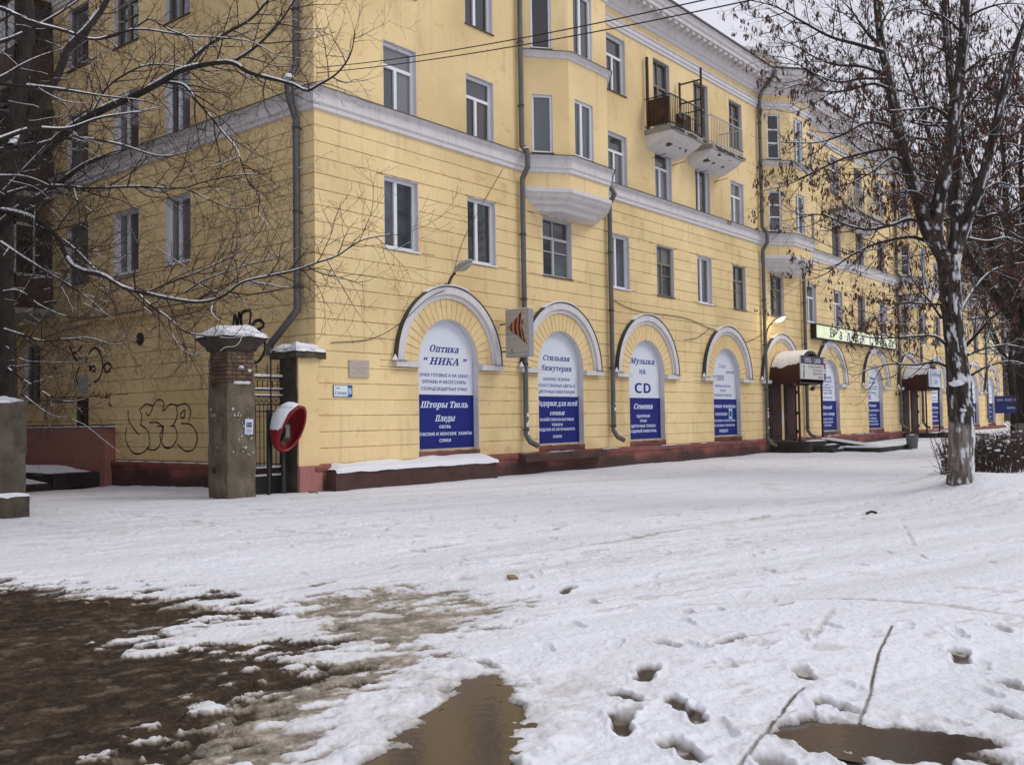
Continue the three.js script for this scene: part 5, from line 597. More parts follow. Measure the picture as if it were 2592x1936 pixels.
{
  const P = thing('gate_pillar', 'tall weathered stucco gate pillar with bare brick neck and snowy cap', 'pillar', [-2.02, 0.1, -0.23]); const w = 0.335;
  part('shaft', boxUV(flat(wobble(new THREE.BoxGeometry(2 * w, 2.55, 2 * w, 14, 50, 14).translate(0, 1.12, 0), 0.04, 3, 5))), M.stucco, P);
  part('neck', box(-w + 0.035, w - 0.035, 2.38, 3.06, -w + 0.035, w - 0.035), M.mortar, P);
  for (let k = 0; k < 8; k++) { const y = 2.40 + k * 0.082, sp = k > 5 ? -0.03 : 0; for (let s = 0; s < 4; s++) { const off = (k % 2) * 0.11; for (let u = -w - 0.11 + off; u < w - 0.03; u += 0.235) { const a = Math.max(u, -w + 0.012 - sp * 0.3), b = Math.min(u + 0.222, w - 0.012 + sp * 0.3); if (b - a < 0.05) continue; const pr = rr(-0.012, 0.010) + sp * 0.5; const g = rbox(a, b, y, y + 0.070, w - 0.06, w + pr, 0.008, 1); g.rotateY(s * Math.PI / 2); part('brick', g, M.brick[Math.floor(rnd() * 3)], P); } } }
  const cap = new THREE.LatheGeometry([[0, 3.05], [0.50, 3.05], [0.52, 3.12], [0.62, 3.20], [0.70, 3.28], [0.74, 3.30], [0.74, 3.38], [0.0, 3.42]].map((q) => new THREE.Vector2(...q)), 4); cap.rotateY(Math.PI / 4); part('cap', boxUV(flat(cap)), M.stuccoDark, P); part('cap_snow', [snowCap(-0.52, 0.52, -0.52, 0.52, 3.37, 0.16, 0.035, 3)].map(flat), M.snow, P);
  { const g = []; for (let i = 0; i < 24; i++) { const p = new THREE.CircleGeometry(rr(0.015, 0.05), 9), q = p.attributes.position; for (let k = 1; k < q.count; k++) { const j = rr(0.15, 1.2); q.setXY(k, q.getX(k) * j, q.getY(k) * j * rr(0.8, 1.6)); } p.translate(rr(-0.26, 0.28), rr(0.9, 1.9), w + 0.022); g.push(p); if (i % 3 === 0) { const p2 = p.clone(); p2.rotateY(-Math.PI / 2); g.push(p2); } } part('torn_paper', g, std(0.42, 0.42, 0.40), P, 'stuff'); }
  const sl = []; for (const [x, y, z, s] of [[-0.05, 2.40, 0.33, 0.16], [0.14, 2.4, 0.33, 0.1], [0, 2.72, 0.33, 0.07], [0.2, 2.65, 0.33, 0.05]]) { const g = new THREE.SphereGeometry(1, 10, 6); g.scale(s, 0.035, 0.03); g.translate(x, y, z); sl.push(g); } part('clinging_snow', sl, M.snow, P, 'stuff');
  for (const y of [0.62, 2.35]) { const g = new THREE.TorusGeometry(0.05, 0.014, 6, 14); g.rotateY(Math.PI / 2); g.translate(-w - 0.03, y, -0.1); part('hinge_pin', g, M.iron, P); }
  const nt = canvasTex(120, 180, (x, ww, h) => { x.fillStyle = '#c8cfe6'; x.fillRect(0, 0, ww, h); x.fillStyle = '#2a2c36'; x.fillRect(20, 40, 80, 56); x.fillStyle = '#8d92a6'; x.fillRect(30, 48, 22, 30); x.fillRect(64, 52, 24, 22); x.fillStyle = '#55596a'; for (let i = 0; i < 6; i++) x.fillRect(18, 110 + i * 10, 70 + (i * 37) % 20, 4); }); const n = plate(0.20, 0.31, 0.004, nt); n.name = 'paper_notice'; n.position.set(-2.02 + 0.16, 1.60, -0.23 + w + 0.028); n.rotation.z = -0.04; n.userData = { label: 'white paper notice with a dark picture pasted on the tall gate pillar', category: 'notice' }; shadow(n); scene.add(n);
}
{
  const P = thing('gate_pier', 'half yellow half bare brick gate pier with ragged snowy cap joined to the building corner', 'pillar', [-0.29, 0.1, -0.26]);
  part('brick_core', boxUV(flat(wobble(new THREE.BoxGeometry(0.54, 3.1, 0.58, 10, 60, 10).translate(0, 1.45, 0), 0.05, 4, 15))), M.stuccoDark, P);
  part('plaster_face', box(-0.25, 0.31, 0.55, 3.0, 0.27, 0.335), M.wall, P); part('plinth_face', box(-0.26, 0.37, -0.3, 0.62, 0.27, 0.37), M.pinkLight, P);
  part('cap', boxUV(flat(wobble(new THREE.BoxGeometry(0.86, 0.18, 0.9, 16, 5, 16).translate(0.02, 3.07, 0), 0.10, 6, 25))), M.stuccoDark, P); part('cap_snow', [snowCap(-0.41, 0.45, -0.45, 0.45, 3.15, 0.16, 0.02, 8)].map(flat), M.snow, P);
}
{
  const P = thing('gate_stump', 'broken stucco gate pillar without a cap at the edge of the driveway', 'pillar', [-6.62, 0.1, -0.3]);
  part('shaft', boxUV(flat(wobble(new THREE.BoxGeometry(0.66, 2.3, 0.66, 14, 40, 14).translate(0, 0.85, 0), 0.08, 3, 35))), M.stuccoDark2, P); part('base', rbox(-0.38, 0.38, -0.3, 0.42, -0.38, 0.38, 0.02), M.stuccoDark, P); part('snow', [snowCap(-0.33, 0.33, -0.33, 0.33, 2.0, 0.08, 0.0, 5), snowCap(-0.385, 0.385, 0.33, 0.385, 0.42, 0.03, 0, 6)].map(flat), M.snow, P);
}
{
  const G = thing('iron_gate', 'black wrought iron gate with spearheads between the two near pillars', 'gate', [-1.12, 0.12, -0.42]); const x0 = -0.55, x1 = 0.52;
  const hb = (y, r) => rod(V(x0, y, 0), V(x1, y, 0), r, r, 6); for (const y of [2.52, 2.26, 2.12, 1.95, 1.80]) part('rail', hb(y, 0.018), M.iron, G); part('rail', hb(0.55, 0.03), M.iron, G);
  for (let x = x0 + 0.06; x < x1; x += 0.105) part('bar', rod(V(x, 0.5, 0), V(x, 1.95, 0), 0.010, 0.010, 5), M.iron, G);
  for (let x = x0 + 0.07; x < x1; x += 0.13) { const t = new THREE.TorusGeometry(0.05, 0.009, 5, 14); t.translate(x, 2.035, 0); part('ring', t, M.iron, G); }
  for (let i = 0; i < 8; i++) { const x = x0 + 0.04 + i * 0.13; part('scroll', tubeOf([V(x, 2.26, 0), V(x, 2.44, 0), V(x + 0.03, 2.47, 0), V(x + 0.09, 2.47, 0), V(x + 0.12, 2.44, 0), V(x + 0.12, 2.3, 0)], 0.008, 5), M.iron, G); }
  for (let i = 0; i < 4; i++) { const x = x0 + 0.12 + i * 0.28; part('spear', [rod(V(x, 2.52, 0), V(x, 2.75, 0), 0.009, 0.009, 5), rod(V(x, 2.72, 0), V(x, 2.86, 0), 0.022, 0.001, 5), tubeOf([V(x - 0.08, 2.53, 0), V(x - 0.05, 2.62, 0), V(x, 2.68, 0), V(x + 0.05, 2.62, 0), V(x + 0.08, 2.53, 0)], 0.007, 4)], M.iron, G); }
  part('stile', rod(V(0.2, -0.1, 0.03), V(0.2, 3.0, 0.03), 0.018, 0.018, 6), M.iron, G);
  part('lower_panel', box(x0, x1, 0.0, 0.40, -0.01, 0.015), M.iron, G); const ln = []; for (let x = x0 + 0.04; x < x1; x += 0.07) ln.push(new THREE.TorusGeometry(0.035, 0.008, 4, 10).translate(x, 0.47, 0)); part('lace_band', ln, M.iron, G, 'stuff');
  const sn = []; for (const [y, t] of [[2.55, 0.035], [2.28, 0.02], [2.14, 0.02], [0.58, 0.03], [0.41, 0.03]]) { const s = rbox(x0, x1, y, y + t * 1.5, -0.03, 0.03, 0.012); sn.push(wobble(s, 0.015, 9)); } part('rail_snow', sn, M.snow, G, 'stuff');
  part('lock', new THREE.SphereGeometry(0.07, 12, 8).translate(x0 + 0.1, 1.05, 0.05), M.iron, G);
}
{
  const T = thing('payphone', 'red round payphone hood with snow on top, standing before the gate', 'payphone', [-1.12, 0.1, 0.12]);
  for (const x of [-0.1, 0.28]) part('post', rod(V(x, -0.2, -0.2), V(x, x < 0 ? 1.85 : 1.15, -0.2), x < 0 ? 0.04 : 0.065, 0.045, 10), M.iron, T);
  // hood: an egg-shaped shell open towards +n
  const yaw = 0.28, C = V(0.14, 1.44, 0.14), n = 36, m = 22; const X = V(Math.cos(yaw), 0, -Math.sin(yaw)), N = V(Math.sin(yaw), 0, Math.cos(yaw));
  const P = (u, v, k) => { const a = u * Math.PI * 2, t = v * Math.PI * 0.60, s = Math.sin(t), c = -Math.cos(t), cy = Math.sin(a); const rimPull = v * v * (0.22 * cy + 0.05); return C.clone().addScaledVector(X, Math.cos(a) * s * 0.385 * k * (1 - 0.10 * cy)).add(V(0, cy * s * 0.50 * k, 0)).addScaledVector(N, (c * 0.36) * k + rimPull); };
  const shell = (k, v0, v1, nn, mm) => { const pos = [], idx = [], uv = []; for (let j = 0; j <= mm; j++) for (let i = 0; i <= nn; i++) { pos.push(...P(i / nn, lerp(v0, v1, j / mm), k).toArray()); uv.push(i / nn, j / mm); } for (let j = 0; j < mm; j++) for (let i = 0; i < nn; i++) { const a = j * (nn + 1) + i; idx.push(a, a + 1, a + nn + 1, a + 1, a + nn + 2, a + nn + 1); } const g = new THREE.BufferGeometry(); g.setAttribute('position', new THREE.Float32BufferAttribute(pos, 3)); g.setAttribute('uv', new THREE.Float32BufferAttribute(uv, 2)); g.setIndex(idx); g.computeVertexNormals(); return g; };
  part('hood', shell(1, 0, 1, n, m), M.red, T); part('hood_lining', shell(0.9, 0.02, 0.98, n, m), M.redDark, T);
  { const pos = [], idx = []; for (let i = 0; i <= n; i++) { pos.push(...P(i / n, 1, 1).toArray(), ...P(i / n, 0.98, 0.9).toArray()); } for (let i = 0; i < n; i++) idx.push(2 * i, 2 * i + 1, 2 * i + 2, 2 * i + 1, 2 * i + 3, 2 * i + 2); const g = new THREE.BufferGeometry(); g.setAttribute('position', new THREE.Float32BufferAttribute(pos, 3)); g.setIndex(idx); g.computeVertexNormals(); part('rim', boxUV(flat(g)), M.red, T); }
  { const pos = [], idx = [], nn = 30, mm = 18; for (let j = 0; j <= mm; j++) for (let i = 0; i <= nn; i++) { const e = Math.min(i, nn - i, j + 3, mm - j) / 5, u = lerp(0.03 + 0.02 * Math.sin(j), 0.50 + 0.03 * (fbm(j * 0.5, 2, 3, 3) - 0.5), i / nn), v = lerp(0.12, 0.93 + 0.05 * (fbm(i * 0.4, 7, 3, 3) - 0.5), j / mm); const q = P(u, v, 1.005); const k = Math.pow(Math.min(1, Math.max(0, e)), 0.6); q.add(V(0, 0.085 * k, 0)); pos.push(...q.toArray()); } for (let j = 0; j < mm; j++) for (let i = 0; i < nn; i++) { const a = j * (nn + 1) + i; idx.push(a, a + 1, a + nn + 1, a + 1, a + nn + 2, a + nn + 1); } const g = new THREE.BufferGeometry(); g.setAttribute('position', new THREE.Float32BufferAttribute(pos, 3)); g.setIndex(idx); g.computeVertexNormals(); part('hood_snow', boxUV(flat(g)), M.snow, T); }
  const bx = rbox(-0.14, 0.14, -0.2, 0.2, -0.06, 0.06, 0.015); bx.rotateY(yaw); bx.translate(C.x - N.x * 0.08, C.y - 0.05, C.z - N.z * 0.08); part('telephone', bx, M.iron, T); const lab = rbox(-0.09, 0.09, -0.13, 0.14, 0.06, 0.066, 0.002, 1); lab.rotateY(yaw); lab.translate(C.x - N.x * 0.08, C.y - 0.05, C.z - N.z * 0.08); part('telephone_panel', lab, std(0.16, 0.15, 0.15, { roughness: 0.5 }), T); part('handset', tubeOf([V(-0.12, 0.12, 0.08), V(-0.13, 0, 0.11), V(-0.12, -0.12, 0.08)], 0.025, 8).rotateY(yaw).translate(C.x - N.x * 0.08, C.y - 0.05, C.z - N.z * 0.08), M.iron, T);
}
// porch on the side wall
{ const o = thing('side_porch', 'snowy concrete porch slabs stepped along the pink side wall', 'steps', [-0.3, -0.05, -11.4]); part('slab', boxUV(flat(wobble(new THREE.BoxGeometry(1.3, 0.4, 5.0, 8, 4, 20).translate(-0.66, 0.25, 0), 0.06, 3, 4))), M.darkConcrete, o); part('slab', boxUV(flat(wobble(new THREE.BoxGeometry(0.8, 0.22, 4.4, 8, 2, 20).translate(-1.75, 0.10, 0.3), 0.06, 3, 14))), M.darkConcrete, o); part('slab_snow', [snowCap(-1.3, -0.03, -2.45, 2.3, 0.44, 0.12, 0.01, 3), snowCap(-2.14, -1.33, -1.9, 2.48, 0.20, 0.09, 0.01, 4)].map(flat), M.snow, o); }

// ---------------------------------------------------------------- trees
class Wood {
  constructor() { this.p = []; this.n = []; this.u = []; this.i = []; }
  tube(pts, rad, sides) {
    const base = this.p.length / 3, L = pts.length; let ref = Math.abs(pts[L - 1].clone().sub(pts[0]).normalize().y) > 0.9 ? V(1, 0, 0) : V(0, 1, 0), run = 0;
    for (let k = 0; k < L; k++) { const t = pts[Math.min(L - 1, k + 1)].clone().sub(pts[Math.max(0, k - 1)]).normalize(); const a = ref.clone().addScaledVector(t, -ref.dot(t)).normalize(), b = t.clone().cross(a); ref = a; if (k) run += pts[k].distanceTo(pts[k - 1]); const R = typeof rad === 'function' ? rad : null; for (let s = 0; s <= sides; s++) { const w = s / sides * Math.PI * 2, c = Math.cos(w), d = Math.sin(w), r = R ? R(k, w) : rad[k]; const nx = a.x * c + b.x * d, ny = a.y * c + b.y * d, nz = a.z * c + b.z * d; this.p.push(pts[k].x + nx * r, pts[k].y + ny * r, pts[k].z + nz * r); this.n.push(nx, ny, nz); this.u.push(s / sides * Math.max(1, Math.round(r * 8)) * 0.5, run * 0.7); } }
    const q = sides + 1; for (let k = 0; k < L - 1; k++) for (let s = 0; s < sides; s++) { const a = base + k * q + s; this.i.push(a, a + 1, a + q, a + 1, a + q + 1, a + q); }
  }
  // snow lying along the upper side of a limb
  snow(pts, rad, seedN, amount) {
    const L = pts.length; let prev = -1; for (let k = 0; k < L; k++) { const t = pts[Math.min(L - 1, k + 1)].clone().sub(pts[Math.max(0, k - 1)]).normalize(); const flatness = Math.sqrt(Math.max(0, 1 - t.y * t.y)), r = rad[k]; const g = fbm(k * 0.35, seedN * 3.1, 3, 19); const on = flatness > 0.33 && g < amount + 0.25 * flatness; if (!on) { prev = -1; continue; }
      const up = V(0, 1, 0).addScaledVector(t, -t.y).normalize(), sd = t.clone().cross(up), h = Math.min(r * 0.55 + 0.003, 0.028) * (0.6 + 0.8 * g) * flatness; const base = this.p.length / 3; for (const [a, lift] of [[-0.9, 0.001], [-0.5, 0.75], [0, 1], [0.5, 0.75], [0.9, 0.001]]) { const c = Math.cos(a), s = Math.sin(a), rr2 = r + lift * h; const nv = up.clone().multiplyScalar(c).addScaledVector(sd, s); this.p.push(pts[k].x + nv.x * rr2, pts[k].y + nv.y * rr2, pts[k].z + nv.z * rr2); this.n.push(nv.x, nv.y, nv.z); this.u.push(pts[k].x, pts[k].z); }
      if (prev >= 0) for (let s = 0; s < 4; s++) { const a = prev + s, b = base + s; this.i.push(a, a + 1, b, a + 1, b + 1, b); } prev = base; }
  }
  geo() { const g = new THREE.BufferGeometry(); g.setAttribute('position', new THREE.Float32BufferAttribute(this.p, 3)); g.setAttribute('normal', new THREE.Float32BufferAttribute(this.n, 3)); g.setAttribute('uv', new THREE.Float32BufferAttribute(this.u, 2)); g.setIndex(this.i); return g; }
}
function smooth(pts, step) { const c = new THREE.CatmullRomCurve3(pts, false, 'centripetal'); const L = c.getLength(); return c.getSpacedPoints(Math.max(2, Math.round(L / step))); }
// grow side shoots from a limb, recursively; everything lands in the given buffers
function shoots(B, pts, r0, r1, level, o) {
  let L = 0; for (let k = 1; k < pts.length; k++) L += pts[k].distanceTo(pts[k - 1]);
  const count = Math.round(L * o.density[level] * (o.thin || 1)), a0 = rr(0, 6.28);
  for (let q = 0; q < count; q++) {
    const t = o.start[level] + (1 - o.start[level]) * (q + rnd() * 0.9) / count, f = t * (pts.length - 1), k = Math.min(pts.length - 2, Math.floor(f)); const p = pts[k].clone().lerp(pts[k + 1], f - k), d = pts[k + 1].clone().sub(pts[k]).normalize(); const rp = lerp(r0, r1, t);
    const ang = a0 + q * 2.4 + rr(-0.5, 0.5); const ref = Math.abs(d.y) > 0.9 ? V(1, 0, 0) : V(0, 1, 0); const s1 = ref.clone().cross(d).normalize(), s2 = d.clone().cross(s1); const side = s1.multiplyScalar(Math.cos(ang)).addScaledVector(s2, Math.sin(ang)); if (o.flat) side.addScaledVector(o.flat, -side.dot(o.flat) * 0.6).normalize();
    const fork = rr(0.55, 1.05); let dir = d.clone().multiplyScalar(Math.cos(fork)).addScaledVector(side, Math.sin(fork)).normalize();
    const len = Math.min(L * 0.75, o.len[level] * rr(0.45, 1.15) * (1 - 0.35 * t)); const r = Math.min(rp * 0.75, o.rad[level] * rr(0.7, 1.15)); const n = Math.max(3, Math.round(len / o.step[level])); const P = [p]; let cur = p.clone(); for (let k2 = 1; k2 <= n; k2++) { dir.add(V(rr(-1, 1), rr(-1, 1), rr(-1, 1)).multiplyScalar(o.wig)).addScaledVector(V(0, 1, 0), o.up[level] * (k2 / n)).normalize(); cur = cur.clone().addScaledVector(dir, len / n); P.push(cur); }
    const R = P.map((_, k2) => Math.max(0.0022, r * (1 - 0.75 * k2 / n))); const sides = r > 0.02 ? 6 : r > 0.008 ? 4 : 3; (level === 0 && B.mid ? B.mid : B.twig).tube(P, R, sides); if (r > 0.0035 && rnd() < o.snowy) B.snow.snow(P, R, rnd() * 99, o.snowAmt);
    if (B.tips && level >= 1 && P[n].y > (o.seedMin || 2.6)) B.tips.push(P[n], P[Math.max(0, n - 1)]);
    if (level + 1 < o.len.length) shoots(B, P, r, r * 0.3, level + 1, o);
  }
}
function limbOf(B, tree, pts, ra, rb, o, sides = 8, grow = 0, name = 'branch') {
  const P = smooth(pts, Math.max(0.1, ra * 0.9)), R = P.map((_, k) => lerp(ra, rb, Math.pow(k / (P.length - 1), 0.85))); const w = new Wood(); const sd = rnd() * 50; w.tube(P, (k, a) => R[k] * (1 + 0.10 * (fbm(a * 1.2 + 7, k * 0.35 + sd, 3, 3) - 0.5)), sides); part(name, w.geo(), o.bark, tree); B.snow.snow(P, R.map((r) => r * 1.02), sd, o.limbSnow); shoots(B, P, ra, rb, grow, o); return P;
}
function finish(B, tree, o) { part('twigs', B.twig.geo(), o.twigMat || M.twig, tree, 'stuff'); if (B.snow.i.length) part('branch_snow', B.snow.geo(), M.snow, tree, 'stuff'); }
const px1 = (d, l) => l.map(([x, y, dd]) => at(x / 2.36, y / 2.36, d + (dd || 0))), px2 = (d, l) => l.map(([x, y, dd]) => at(x / 2.065, 500 + y / 2.065, d + (dd || 0))), px7 = (d, l) => l.map(([x, y, dd]) => at(1850 + x / 2.36, y / 2.36, d + (dd || 0)));
const VD = FWD.clone().setY(0).normalize();

{ // the big seed-hung tree on the right
  const T = thing('seed_tree', 'big forked tree with hanging brown seed clusters and a pale lower trunk', 'tree', [TREE[0], gy(...TREE), TREE[1]]); const inv = V(-TREE[0], -gy(...TREE), -TREE[1]); const loc = (l) => l.map((p) => p.add(inv));
  const B = { twig: new Wood(), snow: new Wood(), tips: [] }, D = 18.35, o = { bark: M.barkAsh, density: [6.0, 6.5, 4], start: [0.1, 0.12, 0.2], len: [1.35, 0.55, 0.22], rad: [0.012, 0.0065, 0.0045], step: [0.16, 0.12, 0.1], up: [0.22, 0.15, 0.1], wig: 0.16, snowy: 0.35, snowAmt: 0.30, limbSnow: 0.42 };
  // trunk: lime-washed foot, dark knobbly bark above, wet snow frozen on to the windward side
  const coat = (pts, radF, sides, c0, c1, thr, name, yb = 1e9) => { const P = smooth(pts, 0.028), w = new Wood(), n = P.length; w.tube(P, (k, a) => radF(k / (n - 1), a, k), sides); const g = w.geo(), p = g.attributes.position, nn = g.attributes.normal, col = new Float32Array(p.count * 3), wind = V(-0.35, 0.1, 0.93).normalize(); for (let i = 0; i < p.count; i++) { const x = p.getX(i), y = p.getY(i), z = p.getZ(i), a = Math.atan2(nn.getZ(i), nn.getX(i)); const f = nn.getX(i) * wind.x + nn.getY(i) * wind.y + nn.getZ(i) * wind.z; const q = fbm(a * 3.6 + 11, y * 5.2, 5, 91) + 0.16 * f + 0.10 * (fbm(a * 9, y * 14, 3, 93) - 0.5); const m = 0.92 * sstep(thr - 0.03, thr + 0.06, q), b = fbm(a * 7, y * 3.5, 4, 95), t0 = mix3(c0, c1, sstep(0.35, 0.7, b)), t = mix3(t0, [0.036, 0.028, 0.024], sstep(-0.03, 0.05, y - yb + 0.55 * (fbm(a * 3, y * 4, 4, 97) - 0.5))); const c = mix3(t, [0.70, 0.71, 0.74], m); col.set(c, 3 * i); const d = 0.016 * m + 0.012 * (b - 0.5); p.setXYZ(i, x + nn.getX(i) * d, y, z + nn.getZ(i) * d); } g.setAttribute('color', new THREE.BufferAttribute(col, 3)); const v = mergeVertices(g, 1e-5); v.computeVertexNormals(); part(name, v, M.coated, T); };
  const tp = loc(px7(D, [[1366, 3010], [1370, 2900], [1378, 2700], [1378, 2480]])); coat(tp, (t, a, k) => (0.232 - 0.012 * t + 0.065 * Math.exp(-t * 7) * (1 + 0.5 * Math.sin(a * 5))) * (1 + 0.05 * (fbm(a * 1.5, k * 0.07, 3, 5) - 0.5)), 64, [0.10, 0.082, 0.07], [0.235, 0.205, 0.18], 0.715, 'lower_trunk', tp[3].y - 0.17);
  const up = loc(px7(D, [[1378, 2482], [1368, 2350], [1362, 2240], [1350, 2120], [1335, 1980], [1318, 1800], [1308, 1640], [1300, 1530]])); coat(up, (t, a, k) => (t < 0.5 ? lerp(0.222, 0.180, t * 2) : 0.180 + 0.006 * t) * (1 + 0.28 * (fbm(a * 1.6 + 3, k * 0.09, 4, 6) - 0.42)), 64, [0.018, 0.013, 0.011], [0.07, 0.055, 0.046], 0.715, 'upper_trunk');
  const q = []; for (const [x, y, sx] of [[1352, 2290, 0.13], [1388, 2450, 0.06]]) { const p0 = at(1850 + x / 2.36, y / 2.36, D - 0.22).add(inv); const g = new THREE.IcosahedronGeometry(1, 3); g.scale(sx, sx * 0.45, 0.09); const pp = g.attributes.position; for (let v = 0; v < pp.count; v++) { const kk = 1 + 0.7 * (fbm(pp.getX(v) * 22 + x, pp.getY(v) * 22 + pp.getZ(v) * 9, 3, 7) - 0.5); pp.setXYZ(v, pp.getX(v) * kk, pp.getY(v) * kk, pp.getZ(v) * kk); } g.rotateY(Math.atan2(-FWD.x, -FWD.z)); g.translate(p0.x, p0.y, p0.z); g.computeVertexNormals(); q.push(g); } part('trunk_snow', q, M.snow, T, 'stuff');
  const main = [[[[1290, 1560], [1235, 1470], [1180, 1380], [1130, 1210], [1080, 1060], [1040, 940], [1018, 830], [990, 700], [960, 560], [930, 400, 0.2], [905, 290, 0.3], [890, 180, 0.4], [872, 0, 0.5], [860, -250, 0.6]], 0.145, 0.05], [[[1280, 1560], [1230, 1430], [1232, 1280], [1280, 1030, -0.3], [1330, 750, -0.5], [1362, 500, -0.6], [1390, 250, -0.7], [1400, 60, -0.8], [1400, -300, -0.8]], 0.14, 0.07], [[[1320, 1580], [1345, 1440], [1352, 1200, 0.5], [1356, 1000, 0.8], [1350, 800, 1.0], [1330, 560, 1.2], [1290, 250, 1.3], [1270, -150, 1.4]], 0.13, 0.04], [[[1330, 1580], [1400, 1340], [1490, 1120, -0.4], [1550, 900, -0.6], [1590, 730, -0.8], [1630, 550, -0.9], [1685, 340, -1.0], [1790, 60, -1.2]], 0.125, 0.045]];
  for (const [l, a, b] of main) { const lp = loc(px7(D, l)); const dummy = { ...o }; const P = smooth(lp, 0.1), R = P.map((_, k) => lerp(a, b, Math.pow(k / (P.length - 1), 0.85))); coat(lp, (t, w) => lerp(a, b, Math.pow(t, 0.85)) * (1 + 0.14 * (fbm(w * 1.3 + 5, t * 30, 3, 8) - 0.5)), 20, [0.018, 0.013, 0.011], [0.06, 0.047, 0.04], 0.745, 'limb'); B.snow.snow(P, R.map((r) => r * 1.02), 5, 0.15); shoots(B, P, a, b, 0, dummy); }
  const sec = [[[[905, 310], [760, 265, -0.3], [600, 220, -0.6], [430, 130, -0.8], [270, 40, -1], [60, -10, -1.2]], 0.045], [[[920, 450], [800, 400, 0.4], [620, 385, 0.7], [500, 340, 1], [380, 270, 1.2], [250, 215, 1.4]], 0.035], [[[930, 470], [780, 470, -0.4], [640, 490, -0.8], [500, 440, -1.1], [340, 350, -1.3], [220, 330, -1.5]], 0.03], [[[945, 530], [850, 500, -0.3], [700, 540, -0.6], [540, 545, -0.9], [420, 500, -1.2], [300, 540, -1.4]], 0.03], [[[880, 260], [820, 200], [720, 60, 0.3], [620, -40, 0.5]], 0.04], [[[890, 180], [930, 90, 0.3], [990, 20, 0.4], [1040, -100, 0.6]], 0.03], [[[1000, 800], [920, 745, -0.3], [800, 735, -0.6], [680, 800, -0.9], [520, 850, -1.2], [300, 850, -1.5]], 0.034], [[[1030, 900], [940, 890, 0.3], [820, 910, 0.6], [640, 960, 0.9], [480, 1040, 1.2], [320, 1110, 1.4], [190, 1140, 1.5]], 0.034], [[[1040, 960], [960, 940, -0.3], [840, 1030, -0.5], [700, 1100, -0.7], [560, 1130, -0.8]], 0.026], [[[1140, 1330], [1060, 1310, -0.3], [960, 1345, -0.6], [820, 1370, -0.8], [680, 1340, -1], [560, 1285, -1.2], [400, 1275, -1.4], [300, 1215, -1.5]], 0.038], [[[1175, 1440], [1080, 1415, 0.3], [980, 1430, 0.6], [860, 1460, 0.8], [700, 1540, 1], [560, 1640, 1.2], [430, 1680, 1.3]], 0.036], [[[1270, 1820], [1160, 1815, -0.4], [1020, 1815, -0.8], [900, 1870, -1], [760, 1930, -1.2]], 0.026], [[[1290, 2060], [1220, 2010, -0.4], [1080, 2010, -0.8], [930, 2020, -1.1], [820, 2015, -1.3], [730, 1990, -1.4]], 0.03], [[[1295, 2190], [1220, 2165, 0.4], [1100, 2180, 0.8], [960, 2175, 1], [850, 2200, 1.1], [725, 2250, 1.2]], 0.028], [[[1260, 1900], [1190, 1800, -0.3], [1130, 1730, -0.5], [1060, 1640, -0.7], [960, 1600, -1]], 0.024], [[[1395, 2080], [1470, 2000, -0.3], [1560, 1900, -0.6], [1660, 1820, -0.9], [1800, 1720, -1.2]], 0.034], [[[1420, 2120], [1530, 2080, 0.4], [1650, 2060, 0.8], [1800, 2090, 1.2]], 0.024], [[[1380, 1850], [1460, 1720, 0.4], [1560, 1620, 0.8], [1680, 1580, 1.2], [1820, 1560, 1.6]], 0.03], [[[1460, 1340], [1580, 1280, -0.4], [1700, 1350, -0.8], [1830, 1440, -1.1]], 0.03], [[[1400, 1420], [1530, 1440, 0.3], [1660, 1420, 0.6], [1800, 1480, 1]], 0.026], [[[1540, 930], [1640, 860, -0.4], [1760, 880, -0.7]], 0.026], [[[1330, 720], [1230, 650, -0.5], [1100, 650, -0.9], [960, 660, -1.2], [860, 650, -1.4]], 0.026], [[[1310, 830], [1220, 740, 0.4], [1080, 720, 0.8], [960, 735, 1.1]], 0.022], [[[1345, 500], [1440, 400, -0.6], [1560, 330, -1], [1700, 300, -1.3]], 0.03], [[[1385, 200], [1300, 120, -0.4], [1180, 60, -0.7], [1040, 60, -1]], 0.028], [[[1360, 400], [1270, 300, 0.5], [1170, 260, 0.8], [1050, 300, 1.1], [960, 340, 1.2]], 0.024], [[[1395, 120], [1500, 60, -0.4], [1640, 20, -0.8], [1790, 30, -1]], 0.03], [[[1380, 640], [1480, 600, 0.4], [1600, 630, 0.7], [1740, 610, 1]], 0.024], [[[1500, 1150], [1600, 1090, 0.4], [1720, 1120, 0.7], [1830, 1090, 0.9]], 0.022], [[[1230, 1300], [1160, 1180, -0.4], [1060, 1140, -0.8], [940, 1190, -1]], 0.02], [[[1610, 650], [1700, 560, -0.3], [1810, 520, -0.6]], 0.022], [[[1440, 2240], [1560, 2180, -0.4], [1700, 2160, -0.8], [1820, 2200, -1]], 0.022]];
  for (const [l, a] of sec) { o.flat = VD; limbOf(B, T, loc(px7(D, l)), a, 0.006, { ...o, limbSnow: 0.34 }, 6); }
  for (let i = 0; i < 9; i++) { const k = tp[1].clone().lerp(tp[2], rnd()); const e = k.clone().add(V(-rr(0.3, 0.5), rr(0.0, 0.15), rr(-0.4, 0.1))); shoots(B, smooth([k, k.clone().lerp(e, 0.5).add(V(0, -0.03, 0)), e], 0.1), 0.007, 0.003, 1, { ...o, density: [0, 8] }); B.twig.tube(smooth([k, k.clone().lerp(e, 0.5).add(V(0, -0.03, 0)), e], 0.06), Array(40).fill(0.005), 3); }
  finish(B, T, o);
